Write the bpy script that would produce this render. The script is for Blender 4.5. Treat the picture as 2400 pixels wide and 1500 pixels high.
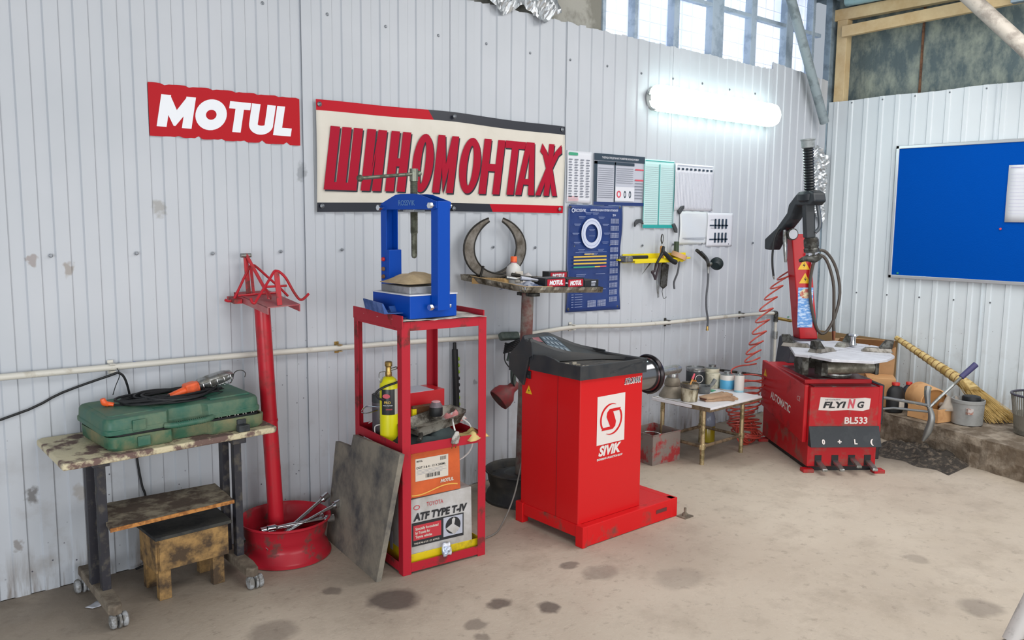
import bpy, bmesh, math, random
from mathutils import Vector, Matrix
random.seed(7)
for _o in list(bpy.data.objects): bpy.data.objects.remove(_o)
SC = bpy.context.scene
COL = SC.collection
def srgb(h):
    h = h.lstrip('#'); c = [int(h[i:i+2], 16)/255 for i in (0, 2, 4)]
    return tuple(x/12.92 if x <= .04045 else ((x+.055)/1.055)**2.4 for x in c)
# ------------------------------------------------------------ camera
cam = bpy.data.cameras.new('camera'); cam.sensor_width = 36; cam.lens = 1930/2400*36
cam.clip_start = .05; cam.clip_end = 100
cam_o = bpy.data.objects.new('camera', cam); COL.objects.link(cam_o)
cam_o.matrix_world = Matrix((((0.764132, 0.070410, -0.641206, 0.000000), (-0.644990, 0.098083, -0.757871, -3.813648), (0.009529, 0.992684, 0.120362, 1.580000), (0,0,0,1))))
SC.camera = cam_o
# ------------------------------------------------------------ world, lights, exposure
SC.view_settings.view_transform = 'Standard'; SC.view_settings.look = 'None'
SC.view_settings.gamma = 1; SC.view_settings.use_curve_mapping = False
SC.view_settings.exposure = 0.12
w = bpy.data.worlds.new('sky'); SC.world = w; w.use_nodes = True
bg = w.node_tree.nodes['Background']; bg.inputs[0].default_value = (.80, .89, 1.0, 1); bg.inputs[1].default_value = 0.45
def area(name, loc, target, sx, sy, power, col, spread=math.pi):
    l = bpy.data.lights.new(name, 'AREA'); l.shape = 'RECTANGLE'; l.size = sx; l.size_y = sy
    l.energy = power; l.color = col; l.spread = spread
    o = bpy.data.objects.new(name, l); COL.objects.link(o); o.location = loc
    d = Vector(target)-Vector(loc); o.rotation_euler = d.to_track_quat('-Z', 'Y').to_euler(); return o
area('left_fill_light', (-3.2, -5.4, 1.2), (2.4, -1.0, .2), 3.6, 2.2, 172, (.97, .98, 1.0))  # fill added at the left to brighten left-facing sides; no doorway known there
area('side_doorway_light', (2.6, -7.5, 1.7), (4.9, -.4, .7), 5.0, 2.8, 150, (1.0, .98, .96))
area('roof_lamp_light', (4.8, -2.4, 3.42), (4.7, -1.9, 0), 3.0, 2.0, 96, (1.0, .97, .94))
area('hall_fill_light', (1.5, -3.1, 3.40), (1.6, -2.3, 0), 1.8, 1.4, 40, (1.0, .96, .92))  # overhead fill added for the lower left; no lamp known there
# ------------------------------------------------------------ node materials
MATS = {}
def nmat(name):
    m = bpy.data.materials.new(name); m.use_nodes = True
    nt = m.node_tree; b = nt.nodes['Principled BSDF']; MATS[name] = m
    return m, nt, b
def inp(b, k, v):
    if k in b.inputs: b.inputs[k].default_value = v
def mat(name, col, rough=.5, metal=0.0, dirt=None, amt=.45, dscale=6.0, bump=0.0, bscale=40.0, alpha=1, trans=0, emit=0, coat=0, sharp=.12, stretch=None, sheen=0):
    """painted / metal / plastic surface with optional patches of dirt or wear"""
    m, nt, b = nmat(name); L = nt.links; N = nt.nodes
    c = (*srgb(col), 1)
    inp(b, 'Base Color', c); inp(b, 'Roughness', rough); inp(b, 'Metallic', metal)
    if trans: inp(b, 'Transmission Weight', trans); inp(b, 'IOR', 1.3)
    if alpha < 1: inp(b, 'Alpha', alpha)
    if coat: inp(b, 'Coat Weight', coat); inp(b, 'Coat Roughness', .15)
    if emit: inp(b, 'Emission Color', c); inp(b, 'Emission Strength', emit)
    if dirt or bump:
        tc = N.new('ShaderNodeTexCoord'); mp = N.new('ShaderNodeMapping'); L.new(tc.outputs['Object'], mp.inputs[0])
        if stretch: mp.inputs['Scale'].default_value = stretch
    if dirt:
        n = N.new('ShaderNodeTexNoise'); n.inputs['Scale'].default_value = dscale; n.inputs['Detail'].default_value = 8; n.inputs['Roughness'].default_value = .65
        L.new(mp.outputs[0], n.inputs['Vector'])
        r = N.new('ShaderNodeMapRange'); t = .68-.36*amt
        r.inputs[1].default_value = t-sharp/2; r.inputs[2].default_value = t+sharp/2; L.new(n.outputs[0], r.inputs[0])
        mx = N.new('ShaderNodeMix'); mx.data_type = 'RGBA'; mx.inputs[6].default_value = c; mx.inputs[7].default_value = (*srgb(dirt), 1)
        L.new(r.outputs[0], mx.inputs[0]); L.new(mx.outputs[2], b.inputs['Base Color'])
        rr = N.new('ShaderNodeMapRange'); rr.inputs[3].default_value = rough; rr.inputs[4].default_value = min(1, rough+.3); L.new(r.outputs[0], rr.inputs[0]); L.new(rr.outputs[0], b.inputs['Roughness'])
    if bump:
        n2 = N.new('ShaderNodeTexNoise'); n2.inputs['Scale'].default_value = bscale; n2.inputs['Detail'].default_value = 6; L.new(mp.outputs[0], n2.inputs['Vector'])
        bp = N.new('ShaderNodeBump'); bp.inputs['Strength'].default_value = bump; bp.inputs['Distance'].default_value = .01
        L.new(n2.outputs[0], bp.inputs['Height']); L.new(bp.outputs[0], b.inputs['Normal'])
    return m
# ------------------------------------------------------------ mesh builder
def frame(o, x, z=None, y=None):
    """matrix from an origin and axes"""
    x = Vector(x).normalized()
    if z is None: z = Vector((0, 0, 1))
    z = Vector(z); yy = z.cross(x).normalized(); z = x.cross(yy).normalized()
    m = Matrix.Identity(4)
    for i in range(3): m[i][0] = x[i]; m[i][1] = yy[i]; m[i][2] = z[i]; m[i][3] = o[i]
    return m
def axis_frame(p0, p1):
    d = Vector(p1)-Vector(p0); q = d.to_track_quat('Z', 'Y'); m = q.to_matrix().to_4x4(); m.translation = Vector(p0); return m, d.length
class MB:
    def __init__(s): s.v = []; s.f = []; s.M = Matrix.Identity(4); s.sm = []
    def add(s, vs, fs, smooth=False, M=None):
        b = len(s.v); T = s.M @ M if M is not None else s.M
        s.v += [tuple(T @ Vector(v)) for v in vs]; s.f += [tuple(b+i for i in f) for f in fs]; s.sm += [smooth]*len(fs); return s
    def box(s, x0, x1, y0, y1, z0, z1, M=None):
        vs = [(x, y, z) for z in (z0, z1) for y in (y0, y1) for x in (x0, x1)]
        return s.add(vs, [(0, 2, 3, 1), (4, 5, 7, 6), (0, 1, 5, 4), (2, 6, 7, 3), (0, 4, 6, 2), (1, 3, 7, 5)], M=M)
    def hexa(s, low, high):
        """block from 4 lower and 4 upper corners (counter-clockwise seen from above)"""
        return s.add(list(low)+list(high), [(3, 2, 1, 0), (4, 5, 6, 7), (0, 1, 5, 4), (1, 2, 6, 5), (2, 3, 7, 6), (3, 0, 4, 7)])
    def lathe(s, prof, n=24, M=None, caps=True, a0=0, a1=2*math.pi):
        full = abs(a1-a0-2*math.pi) < 1e-6; k = n if full else n+1
        vs = []
        for r, z in prof:
            for i in range(k):
                a = a0+(a1-a0)*i/n; vs.append((max(r, 1e-5)*math.cos(a), max(r, 1e-5)*math.sin(a), z))
        fs = []
        for j in range(len(prof)-1):
            for i in range(n if full else n):
                i2 = (i+1) % k
                fs.append((j*k+i, j*k+i2, (j+1)*k+i2, (j+1)*k+i))
        if caps and full:
            fs.append(tuple(reversed(range(k)))); fs.append(tuple((len(prof)-1)*k+i for i in range(k)))
        return s.add(vs, fs, True, M)
    def cyl(s, p0, p1, r, r1=None, n=16):
        m, L = axis_frame(p0, p1); return s.lathe([(r, 0), (r if r1 is None else r1, L)], n, m)
    def pipe(s, p0, p1, ro, ri, n=20):
        m, L = axis_frame(p0, p1); return s.lathe([(ri, 0), (ro, 0), (ro, L), (ri, L), (ri, 0)], n, m, caps=False)
    def tube(s, pts, r, n=8, closed=False, sub=4, rs=None):
        P = [Vector(p) for p in pts]
        if sub > 1 and len(P) > 2:
            Q = []; R = []; m = len(P); seg = m if closed else m-1
            for i in range(seg):
                a = P[(i-1) % m] if (closed or i > 0) else P[0]; b = P[i]; c = P[(i+1) % m]; d = P[(i+2) % m] if (closed or i+2 < m) else P[-1]
                for k in range(sub):
                    t = k/sub
                    Q.append(.5*((2*b)+(c-a)*t+(2*a-5*b+4*c-d)*t*t+(3*b-a-3*c+d)*t**3))
                    if rs: R.append(rs[i]*(1-t)+rs[(i+1) % m]*t)
            if not closed: Q.append(P[-1]); R.append(rs[-1] if rs else 0)
            P = Q; rs = R if rs else None
        m = len(P); up = Vector((0, 0, 1)); vs = []; prev = None
        for i in range(m):
            if closed: t = P[(i+1) % m]-P[i-1]
            else: t = P[min(i+1, m-1)]-P[max(i-1, 0)]
            t.normalize()
            if prev is None:
                u = t.orthogonal().normalized()
            else:
                u = prev-t*prev.dot(t)
                u = u.normalized() if u.length > 1e-6 else t.orthogonal().normalized()
            prev = u; v = t.cross(u); rr = rs[i] if rs else r
            for k in range(n):
                a = 2*math.pi*k/n; vs.append(tuple(P[i]+rr*(math.cos(a)*u+math.sin(a)*v)))
        fs = []
        for i in range(m if closed else m-1):
            for k in range(n):
                fs.append((i*n+k, i*n+(k+1) % n, ((i+1) % m)*n+(k+1) % n, ((i+1) % m)*n+k))
        if not closed: fs.append(tuple(reversed(range(n)))); fs.append(tuple((m-1)*n+k for k in range(n)))
        return s.add(vs, fs, True)
    def prism(s, poly, h0, h1, M=None, smooth=False):
        """polygon in local xy (ccw) extruded along z"""
        n = len(poly); vs = [(x, y, h0) for x, y in poly]+[(x, y, h1) for x, y in poly]
        fs = [tuple(reversed(range(n))), tuple(range(n, 2*n))]+[(i, (i+1) % n, n+(i+1) % n, n+i) for i in range(n)]
        return s.add(vs, fs, smooth, M)
    def ringpoly(s, outer, inner, h0, h1, M=None):
        n = len(outer); vs = []
        for h in (h0, h1): vs += [(x, y, h) for x, y in outer]+[(x, y, h) for x, y in inner]
        fs = []
        for i in range(n):
            j = (i+1) % n
            fs += [(i, n+i, n+j, j), (2*n+i, 2*n+j, 3*n+j, 3*n+i), (i, j, 2*n+j, 2*n+i), (n+i, 3*n+i, 3*n+j, n+j)]
        return s.add(vs, fs, False, M)
    def sphere(s, c, r, n=16, m=10, sc=(1, 1, 1)):
        prof = [(r*math.sin(math.pi*j/m), -r*math.cos(math.pi*j/m)) for j in range(m+1)]
        M = Matrix.Translation(c) @ Matrix.Diagonal((*sc, 1)); return s.lathe(prof, n, M, caps=False)
    def grid(s, nx, ny, fn, smooth=True):
        vs = [fn(i/(nx-1), j/(ny-1)) for j in range(ny) for i in range(nx)]
        fs = [(j*nx+i, j*nx+i+1, (j+1)*nx+i+1, (j+1)*nx+i) for j in range(ny-1) for i in range(nx-1)]
        return s.add(vs, fs, smooth)
    def build(s, name, m, parent=None, bevel=0, seg=2, solid=0, sharp=38, subd=0, loc=None):
        me = bpy.data.meshes.new(name); me.from_pydata(s.v, [], s.f)
        bm = bmesh.new(); bm.from_mesh(me); bmesh.ops.recalc_face_normals(bm, faces=bm.faces[:]); bm.to_mesh(me); bm.free()
        me.polygons.foreach_set('use_smooth', s.sm)
        if any(s.sm) and not subd: me.set_sharp_from_angle(angle=math.radians(sharp))
        o = bpy.data.objects.new(name, me); COL.objects.link(o)
        if loc: o.location = loc
        me.materials.append(MATS[m] if isinstance(m, str) else m)
        if solid:
            q = o.modifiers.new('solid', 'SOLIDIFY'); q.thickness = solid; q.offset = 0
        if subd:
            q = o.modifiers.new('sub', 'SUBSURF'); q.levels = subd; q.render_levels = subd
        if bevel:
            q = o.modifiers.new('bevel', 'BEVEL'); q.width = bevel; q.segments = seg; q.limit_method = 'ANGLE'; q.angle_limit = math.radians(40)
        if parent: o.parent = parent
        return o
def thing(name, label, cat, loc=(0, 0, 0), rz=0, group=None):
    o = bpy.data.objects.new(name, None); COL.objects.link(o); o.empty_display_size = .05
    o.location = loc; o.rotation_euler = (0, 0, rz); tag(o, label, cat, group); return o
def tag(o, label, cat, group=None, kind=None):
    o['label'] = label; o['category'] = cat
    if group: o['group'] = group
    if kind: o['kind'] = kind
    return o
def struct(name, mb, m, **k):
    o = mb.build(name, m, **k)
    if not k.get('parent'): o['kind'] = 'structure'
    return o
def copy_tree(o, parent=None):
    c = o.copy(); COL.objects.link(c); c.parent = parent
    for ch in [x for x in COL.objects if x.parent == o]: copy_tree(ch, c)
    return c
def text(name, s, m, M, parent, h=.05, w=None, bold=0.0, shear=0.0, th=.0006, align='CENTER', res=3, spacing=1.0):
    """lettering mesh of cap height h (and total width w) in the xy plane of matrix M"""
    cu = bpy.data.curves.new(name, 'FONT'); cu.body = s; cu.align_x = 'LEFT'; cu.size = 1; cu.offset = bold; cu.shear = shear; cu.resolution_u = res; cu.space_character = spacing
    t = bpy.data.objects.new(name, cu); COL.objects.link(t)
    dg = bpy.context.evaluated_depsgraph_get(); me = bpy.data.meshes.new_from_object(t.evaluated_get(dg))
    bpy.data.objects.remove(t); bpy.data.curves.remove(cu)
    xs = [v.co.x for v in me.vertices]; ys = [v.co.y for v in me.vertices]
    if not xs: return None
    x0, x1, y0, y1 = min(xs), max(xs), min(ys), max(ys)
    sy = h/.72; sx = sy if w is None else w/(x1-x0)
    W = (x1-x0)*sx
    ox = {'CENTER': -W/2, 'LEFT': 0, 'RIGHT': -W}[align]
    for v in me.vertices:
        v.co = M @ Vector(((v.co.x-x0)*sx+ox, v.co.y*sy, th))
    me.materials.clear(); me.materials.append(MATS[m] if isinstance(m, str) else m); me.name = name
    o = bpy.data.objects.new(name, me); COL.objects.link(o)
    if parent: o.parent = parent
    return o
def facing(o, x=(1, 0, 0), up=(0, 0, 1)):
    """matrix with local x along x, local y up, local z towards the viewer"""
    x = Vector(x).normalized(); u = Vector(up); u = (u-x*u.dot(x)).normalized(); n = x.cross(u)
    m = Matrix.Identity(4)
    for i in range(3): m[i][0] = x[i]; m[i][1] = u[i]; m[i][2] = n[i]; m[i][3] = o[i]
    return m
def rect(x0, x1, y0, y1): return [(x0, y0), (x1, y0), (x1, y1), (x0, y1)]
def circ(cx, cy, rx, ry=None, n=28, a0=0): 
    ry = rx if ry is None else ry
    return [(cx+rx*math.cos(a0+2*math.pi*i/n), cy+ry*math.sin(a0+2*math.pi*i/n)) for i in range(n)]
def glyphs(name, word, m, M, parent, adv, H, gap, shear=0, th0=0, th1=.001, stroke=.28):
    """heavy block lettering drawn letter by letter; adv = letter widths, H = height"""
    mb = MB(); x = 0; cnt = [0]
    def P(poly, X):
        cnt[0] += 1; mb.prism([(X+px+shear*py, py) for px, py in poly], th0, th1+cnt[0]*.00012, M)
    for ch, wd in zip(word, adv):
        s = stroke; t = s*.82; W = wd
        def q(*a): return [(a[i]*1.0, a[i+1]*H) for i in range(0, len(a), 2)]
        B = lambda a, b, c, d: P([(a, c), (b, c), (b, d), (a, d)], x)
        if ch == 'Ш':
            for k in range(3): B(k*(W-s)/2, k*(W-s)/2+s, t*.9, H)
            B(0, W, 0, t*.9)
        elif ch == 'И':
            B(0, s, 0, H); B(W-s, W, 0, H); P([(s, 0), (s, H*.34), (W-s, H), (W-s, H*.66)], x)
        elif ch == 'Н':
            B(0, s, 0, H); B(W-s, W, 0, H); B(s, W-s, H*.42, H*.42+t)
        elif ch == 'О' or ch == 'O':
            o = circ(x+W/2, H/2, W/2, H/2, 32); i = circ(x+W/2, H/2, W/2-s, H/2-t*1.05 if ch == 'О' else H/2-s, 32)
            mb.ringpoly([(a+shear*b, b) for a, b in o], [(a+shear*b, b) for a, b in i], th0, th1, M)
        elif ch == 'М':
            B(0, s*.9, 0, H); B(W-s*.9, W, 0, H); P([(s*.9, H), (s*.9, H*.45), (W/2, 0), (W/2, H*.5)], x); P([(W/2, H*.5), (W/2, 0), (W-s*.9, H*.45), (W-s*.9, H)], x)
        elif ch == 'M':
            P([(0, 0), (s*1.05, 0), (s*1.05, H), (0, H)], x); P([(W-s*1.05, 0), (W, 0), (W, H), (W-s*1.05, H)], x)
            P([(s*.95, H), (s*.95, H*.42), (W/2-.1*s, H*.05), (W/2, H*.05), (W/2, H*.55)], x); P([(W/2, H*.55), (W/2, H*.05), (W/2+.1*s, H*.05), (W-s*.95, H*.42), (W-s*.95, H)], x)
        elif ch in 'ТT':
            B(W/2-s/2, W/2+s/2, 0, H-t); B(0, W, H-t, H)
        elif ch == 'А':
            P([(0, 0), (s*.9, 0), (W/2, H*.78), (W-s*.9, 0), (W, 0), (W*.5+s*.62, H), (W*.5-s*.62, H)], x); B(W*.28, W*.72, H*.2, H*.2+t*.8)
        elif ch == 'Ж':
            B(W/2-s*.42, W/2+s*.42, 0, H)
            P([(0, 0), (s*.75, 0), (W/2, H*.46), (W/2, H*.58), (W*.36, H*.54)], x); P([(W, 0), (W*.64, H*.54), (W/2, H*.58), (W/2, H*.46), (W-s*.75, 0)], x)
            P([(W*.36, H*.52), (W/2, H*.47), (W/2, H*.6), (W*.30, H*.86), (0.06*W, H), (0, H*.84), (W*.14, H*.78)], x)
            P([(W*.64, H*.52), (W*.86, H*.78), (W, H*.84), (W*.94, H), (W*.7, H*.86), (W/2, H*.6), (W/2, H*.47)], x)
        elif ch == 'U':
            B(0, s, H*.3, H); B(W-s, W, H*.3, H)
            n = 16; o = [(W/2+W/2*math.cos(math.pi+math.pi*k/n), H*.32+H*.34*math.sin(math.pi+math.pi*k/n)) for k in range(n+1)]
            i = [(W/2+(W/2-s)*math.cos(2*math.pi-math.pi*k/n), H*.32+(H*.34-s)*math.sin(2*math.pi-math.pi*k/n)) for k in range(n+1)]
            for k in range(n): P([o[k], o[k+1], i[n-k-1], i[n-k]], x)
        elif ch == 'L':
            B(0, s, 0, H); B(s, W, 0, s*.95)
        x += wd+gap
    o = mb.build(name, m, parent); return o
# ============================================================ surface materials of the hall
def wall_mat(name, base, speck, low, lowz=.22, tint=None, marks=()):
    m, nt, b = nmat(name); N, L = nt.nodes, nt.links
    tc = N.new('ShaderNodeTexCoord'); sp = N.new('ShaderNodeSeparateXYZ'); L.new(tc.outputs['Object'], sp.inputs[0])
    def noise(sc, det, vec=None, rough=.6):
        n = N.new('ShaderNodeTexNoise'); n.inputs['Scale'].default_value = sc; n.inputs['Detail'].default_value = det; n.inputs['Roughness'].default_value = rough
        L.new(vec if vec else tc.outputs['Object'], n.inputs['Vector']); return n.outputs[0]
    def mr(x, a, b_, c=0, d=1):
        r = N.new('ShaderNodeMapRange'); r.inputs[1].default_value = a; r.inputs[2].default_value = b_; r.inputs[3].default_value = c; r.inputs[4].default_value = d
        L.new(x, r.inputs[0]); return r.outputs[0]
    def mul(a, c):
        q = N.new('ShaderNodeMath'); q.operation = 'MULTIPLY'; L.new(a, q.inputs[0])
        if isinstance(c, float): q.inputs[1].default_value = c
        else: L.new(c, q.inputs[1])
        return q.outputs[0]
    def mix(f, a, c):
        x = N.new('ShaderNodeMix'); x.data_type = 'RGBA'
        for k, q in ((6, a), (7, c)):
            if isinstance(q, tuple): x.inputs[k].default_value = (*q, 1)
            else: L.new(q, x.inputs[k])
        L.new(f, x.inputs[0]); return x.outputs[2]
    col = mix(mr(noise(1.3, 3), .35, .7), srgb(base), srgb(tint or base))
    # drips and grime near the floor
    mp = N.new('ShaderNodeMapping'); mp.inputs['Scale'].default_value = (22, 22, 3.0); L.new(tc.outputs['Object'], mp.inputs[0])
    streak = mr(noise(1, 5, mp.outputs[0]), .47, .66)
    lowm = mr(sp.outputs[2], lowz, .0)
    col = mix(mul(streak, lowm), col, srgb(low))
    col = mix(mul(mr(noise(5, 6), .53, .7), mul(mr(sp.outputs[2], 1.0, .0), .55)), col, srgb('8b8580'))
    # splashes
    v = N.new('ShaderNodeTexVoronoi'); v.inputs['Scale'].default_value = 26; L.new(tc.outputs['Object'], v.inputs['Vector'])
    spots = mul(mr(v.outputs['Distance'], .11, .07), mul(mr(noise(1.9, 2), .52, .58), mr(sp.outputs[2], 1.3, .5)))
    col = mix(spots, col, srgb(speck))
    nzz = N.new('ShaderNodeTexNoise'); nzz.inputs['Scale'].default_value = 30; nzz.inputs['Detail'].default_value = 5; L.new(tc.outputs['Object'], nzz.inputs['Vector'])
    sb = N.new('ShaderNodeVectorMath'); sb.operation = 'MULTIPLY_ADD'; L.new(nzz.outputs['Color'], sb.inputs[0]); sb.inputs[1].default_value = (.06, 0, .09); L.new(tc.outputs['Object'], sb.inputs[2])
    for (x, z, r, c, am) in marks:
        d_ = N.new('ShaderNodeVectorMath'); d_.operation = 'SUBTRACT'; L.new(sb.outputs[0], d_.inputs[0]); d_.inputs[1].default_value = (x+.03, 0, z+.045)
        q_ = N.new('ShaderNodeVectorMath'); q_.operation = 'MULTIPLY'; L.new(d_.outputs[0], q_.inputs[0]); q_.inputs[1].default_value = (1, 0, .7)
        l_ = N.new('ShaderNodeVectorMath'); l_.operation = 'LENGTH'; L.new(q_.outputs[0], l_.inputs[0])
        col = mix(mul(mr(l_.outputs['Value'], r*1.1, r*.6), am), col, srgb(c))
    L.new(col, b.inputs['Base Color']); inp(b, 'Roughness', .42)
    return m
wall_mat('wall_white', 'bcc1c8', '454552', '6b5d4e', tint='b3b9c0', marks=((1.18, 1.62, .030, '8f8d88', .7), (.80, 1.36, .022, '8a7f74', .7), (.67, 1.40, .018, '7d6a60', .6), (1.86, 1.80, .030, '7f848a', .7), (.62, .42, .026, '55504c', .75), (.80, .40, .030, '9a938a', .6), (.56, .22, .02, '6a5d52', .6), (1.5, .40, .02, '8c8680', .5), (1.05, .93, .010, '2f62b0', .8), (2.42, .95, .015, '77777a', .6), (2.95, .62, .014, '77777a', .6), (2.35, .35, .03, '99938c', .5)))
wall_mat('wall_side', 'd3dbe0', '8c8c90', '8a7d6c', .5, tint='cdd6dc')
def floor_mat():
    m, nt, b = nmat('concrete_floor'); N, L = nt.nodes, nt.links
    tc = N.new('ShaderNodeTexCoord'); ob = tc.outputs['Object']
    def noise(sc, det, rough=.6, vec=None):
        n = N.new('ShaderNodeTexNoise'); n.inputs['Scale'].default_value = sc; n.inputs['Detail'].default_value = det; n.inputs['Roughness'].default_value = rough
        L.new(vec if vec else ob, n.inputs['Vector']); return n.outputs[0]
    def mr(x, a, b_, c=0, d=1):
        r = N.new('ShaderNodeMapRange'); r.inputs[1].default_value = a; r.inputs[2].default_value = b_; r.inputs[3].default_value = c; r.inputs[4].default_value = d
        L.new(x, r.inputs[0]); return r.outputs[0]
    def mt(op, a, c):
        q = N.new('ShaderNodeMath'); q.operation = op
        for k, x in ((0, a), (1, c)):
            if isinstance(x, (int, float)): q.inputs[k].default_value = x
            else: L.new(x, q.inputs[k])
        return q.outputs[0]
    def mix(f, a, c):
        x = N.new('ShaderNodeMix'); x.data_type = 'RGBA'
        for k, q in ((6, a), (7, c)):
            if isinstance(q, tuple): x.inputs[k].default_value = (*q, 1)
            else: L.new(q, x.inputs[k])
        L.new(f, x.inputs[0]); return x.outputs[2]
    col = mix(mr(noise(.8, 6), .38, .62), srgb('c6baaa'), srgb('b8ab9b'))
    col = mix(mr(noise(3.5, 10, .72), .5, .68, 0, .6), col, srgb('a09384'))
    col = mix(mr(noise(18, 8, .7), .56, .66, 0, .45), col, srgb('8a7e71'))
    col = mix(mr(noise(90, 3, .7), .64, .7, 0, .5), col, srgb('d8cfc2'))
    # distorted coordinates for stain outlines
    nz = N.new('ShaderNodeTexNoise'); nz.inputs['Scale'].default_value = 14; nz.inputs['Detail'].default_value = 5; L.new(ob, nz.inputs['Vector'])
    sub = N.new('ShaderNodeVectorMath'); sub.operation = 'MULTIPLY_ADD'; L.new(nz.outputs['Color'], sub.inputs[0]); sub.inputs[1].default_value = (.07, .07, 0); L.new(ob, sub.inputs[2])
    def stain(x, y, r, col_, c, soft=.25, amt=1.0, sy=1.0):
        s = N.new('ShaderNodeVectorMath'); s.operation = 'SUBTRACT'; L.new(sub.outputs[0], s.inputs[0]); s.inputs[1].default_value = (x+.035, y+.035, 0)
        q = N.new('ShaderNodeVectorMath'); q.operation = 'MULTIPLY'; L.new(s.outputs[0], q.inputs[0]); q.inputs[1].default_value = (1, sy, 0)
        l = N.new('ShaderNodeVectorMath'); l.operation = 'LENGTH'; L.new(q.outputs[0], l.inputs[0])
        return mix(mt('MULTIPLY', mr(l.outputs['Value'], r*(1+soft), r*(1-soft)), amt), col_, c)
    dull_brown = srgb('6f6458'); oil = srgb('4f4540')
    # dirt strip that gathers along the wall foot
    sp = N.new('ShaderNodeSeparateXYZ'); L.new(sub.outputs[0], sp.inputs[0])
    col = mix(mt('MULTIPLY', mr(sp.outputs[1], -.5, .05), mr(noise(4, 5), .3, .6, .35, .95)), col, dull_brown)
    for (x, y, r, a, so) in ((.7, -.35, .42, .45, .7), (1.15, -.3, .35, .42, .7), (1.75, -.82, .27, .5, .8), (5.55, -1.2, .33, .8, .6), (5.75, -1.5, .28, .85, .6), (4.6, -.42, .3, .75, .5), (2.9, -.75, .3, .35, .8), (2.1, -.7, .3, .45, .7), (3.05, -1.25, .3, .35, .8), (.5, -.9, .45, .2, .8)):  # dirt under the bench, plus soft darker patches under and beside other furniture
        col = stain(x, y, r, col, dull_brown, so, a)
    for (x, y, r, a, sy) in ((1.75, -1.0, .10, .85, 1), (2.067, -1.306, .055, .75, 1.2), (2.204, -1.457, .05, .78, 1), (1.881, -1.388, .042, .5, 1), (1.84, -1.48, .03, .5, 1), (2.562, -1.214, .05, .6, 1.4), (3.597, -2.597, .09, .4, 1.2), (1.59, -.767, .04, .6, 1), (1.245, -.937, .09, .42, 1), (2.62, -1.36, .09, .35, 1.4), (2.85, -1.62, .12, .25, 1.2), (3.9, -2.2, .05, .3, 1), (2.4, -2.1, .07, .2, 1)):
        col = stain(x, y, r, col, oil, .22, a, sy)
    L.new(col, b.inputs['Base Color'])
    L.new(mr(noise(6, 5), .3, .7, .55, .85), b.inputs['Roughness'])
    bp = N.new('ShaderNodeBump'); bp.inputs['Strength'].default_value = .5; bp.inputs['Distance'].default_value = .006
    L.new(noise(38, 9, .7), bp.inputs['Height']); L.new(bp.outputs[0], b.inputs['Normal'])
floor_mat()
mat('raw_concrete', 'a8a79f', .9, dirt='86857c', amt=.5, dscale=4, bump=.4)
mat('wall_fibreboard', '9aa398', .9, dirt='5d6c70', amt=.60, dscale=7, sharp=.22, bump=.9, bscale=28, stretch=(1, 1, .6))
mat('ledge_concrete', '9c9080', .9, dirt='6a5d4e', amt=.62, dscale=9, sharp=.2, bump=.9, bscale=30)
mat('brick_face', '8d7c68', .95, dirt='4e4238', amt=.6, dscale=12, sharp=.2, bump=1.0, bscale=35)
mat('dark_seam', '3a4048', .8)
mat('rust', '5c3f30', .9, dirt='7c5a44', amt=.5, dscale=20)
mat('pine', 'dcc79c', .7, dirt='c2a274', amt=.35, dscale=5, stretch=(1, 1, 1), sharp=.4)
mat('steel_blue_grey', '7f919e', .6, dirt='66747e', amt=.45, dscale=6)
mat('steel_grey', '8a979c', .55, dirt='6f7a7e', amt=.4, dscale=8)
mat('pipe_white', 'cfcdc4', .4, dirt='b3ad9f', amt=.12, dscale=9)
mat('ceiling_metal', '5d7079', .6, dirt='3e4a50', amt=.5, dscale=3)
mat('foil', 'c3c7ca', .38, .75)
mat('screw_metal', '7d8288', .4, .7)
def pane_mat():
    m, nt, b = nmat('frosted_pane'); N, L = nt.nodes, nt.links
    tc = N.new('ShaderNodeTexCoord'); mp = N.new('ShaderNodeMapping'); L.new(tc.outputs['Object'], mp.inputs[0])
    n = N.new('ShaderNodeTexNoise'); n.inputs['Scale'].default_value = 2.2; n.inputs['Detail'].default_value = 4; L.new(mp.outputs[0], n.inputs['Vector'])
    r = N.new('ShaderNodeValToRGB'); r.color_ramp.elements[0].position = .38; r.color_ramp.elements[0].color = (*srgb('cdd8f2'), 1); r.color_ramp.elements[1].position = .6; r.color_ramp.elements[1].color = (*srgb('f2f7ff'), 1)
    L.new(n.outputs[0], r.inputs[0]); L.new(r.outputs[0], b.inputs['Base Color']); L.new(r.outputs[0], b.inputs['Emission Color'])
    inp(b, 'Emission Strength', .68); inp(b, 'Roughness', .35)
pane_mat()
# ============================================================ floor, walls
XR = 6.77
f = MB(); f.add([(-3, -9, 0), (9, -9, 0), (9, .0, 0), (-3, .0, 0)], [(0, 1, 2, 3)]); f.box(-3, 9, -9, .3, -.2, -.004)
struct('floor', f, 'concrete_floor')
def ribbed(x0, x1, z0, z1, per, seams, crest=.052, slope=.006, depth=.008, ph=0, jag=0):
    """trapezoid sheet profile as (x, y) points; crest at y=0"""
    pts = []; x = ph
    while x < x1:
        for dx, y in ((0, 0), (crest, 0), (crest+slope, depth), (per-slope, depth)):
            if x0 <= x+dx <= x1: pts.append((x+dx, y))
        x += per
    pts = [(x0, 0)]+pts+[(x1, 0)]
    out = []
    for a in pts:
        for s in seams:
            if abs(a[0]-s) < .004: a = None; break
        if a: out.append(a)
    for s in seams: out += [(s-.003, 0), (s-.002, .016), (s+.001, .016), (s+.002, 0.001)]
    out.sort(key=lambda p: p[0]); return out
mw = MB()
prof = ribbed(-2.5, 6.76, 0, 2.8, .1112, [1.872, 2.76, 3.653, 4.682, 5.925], ph=-2.5+(3.653+2.5) % .1112-.1112)
n = len(prof)
rnd = random.Random(3)
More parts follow.
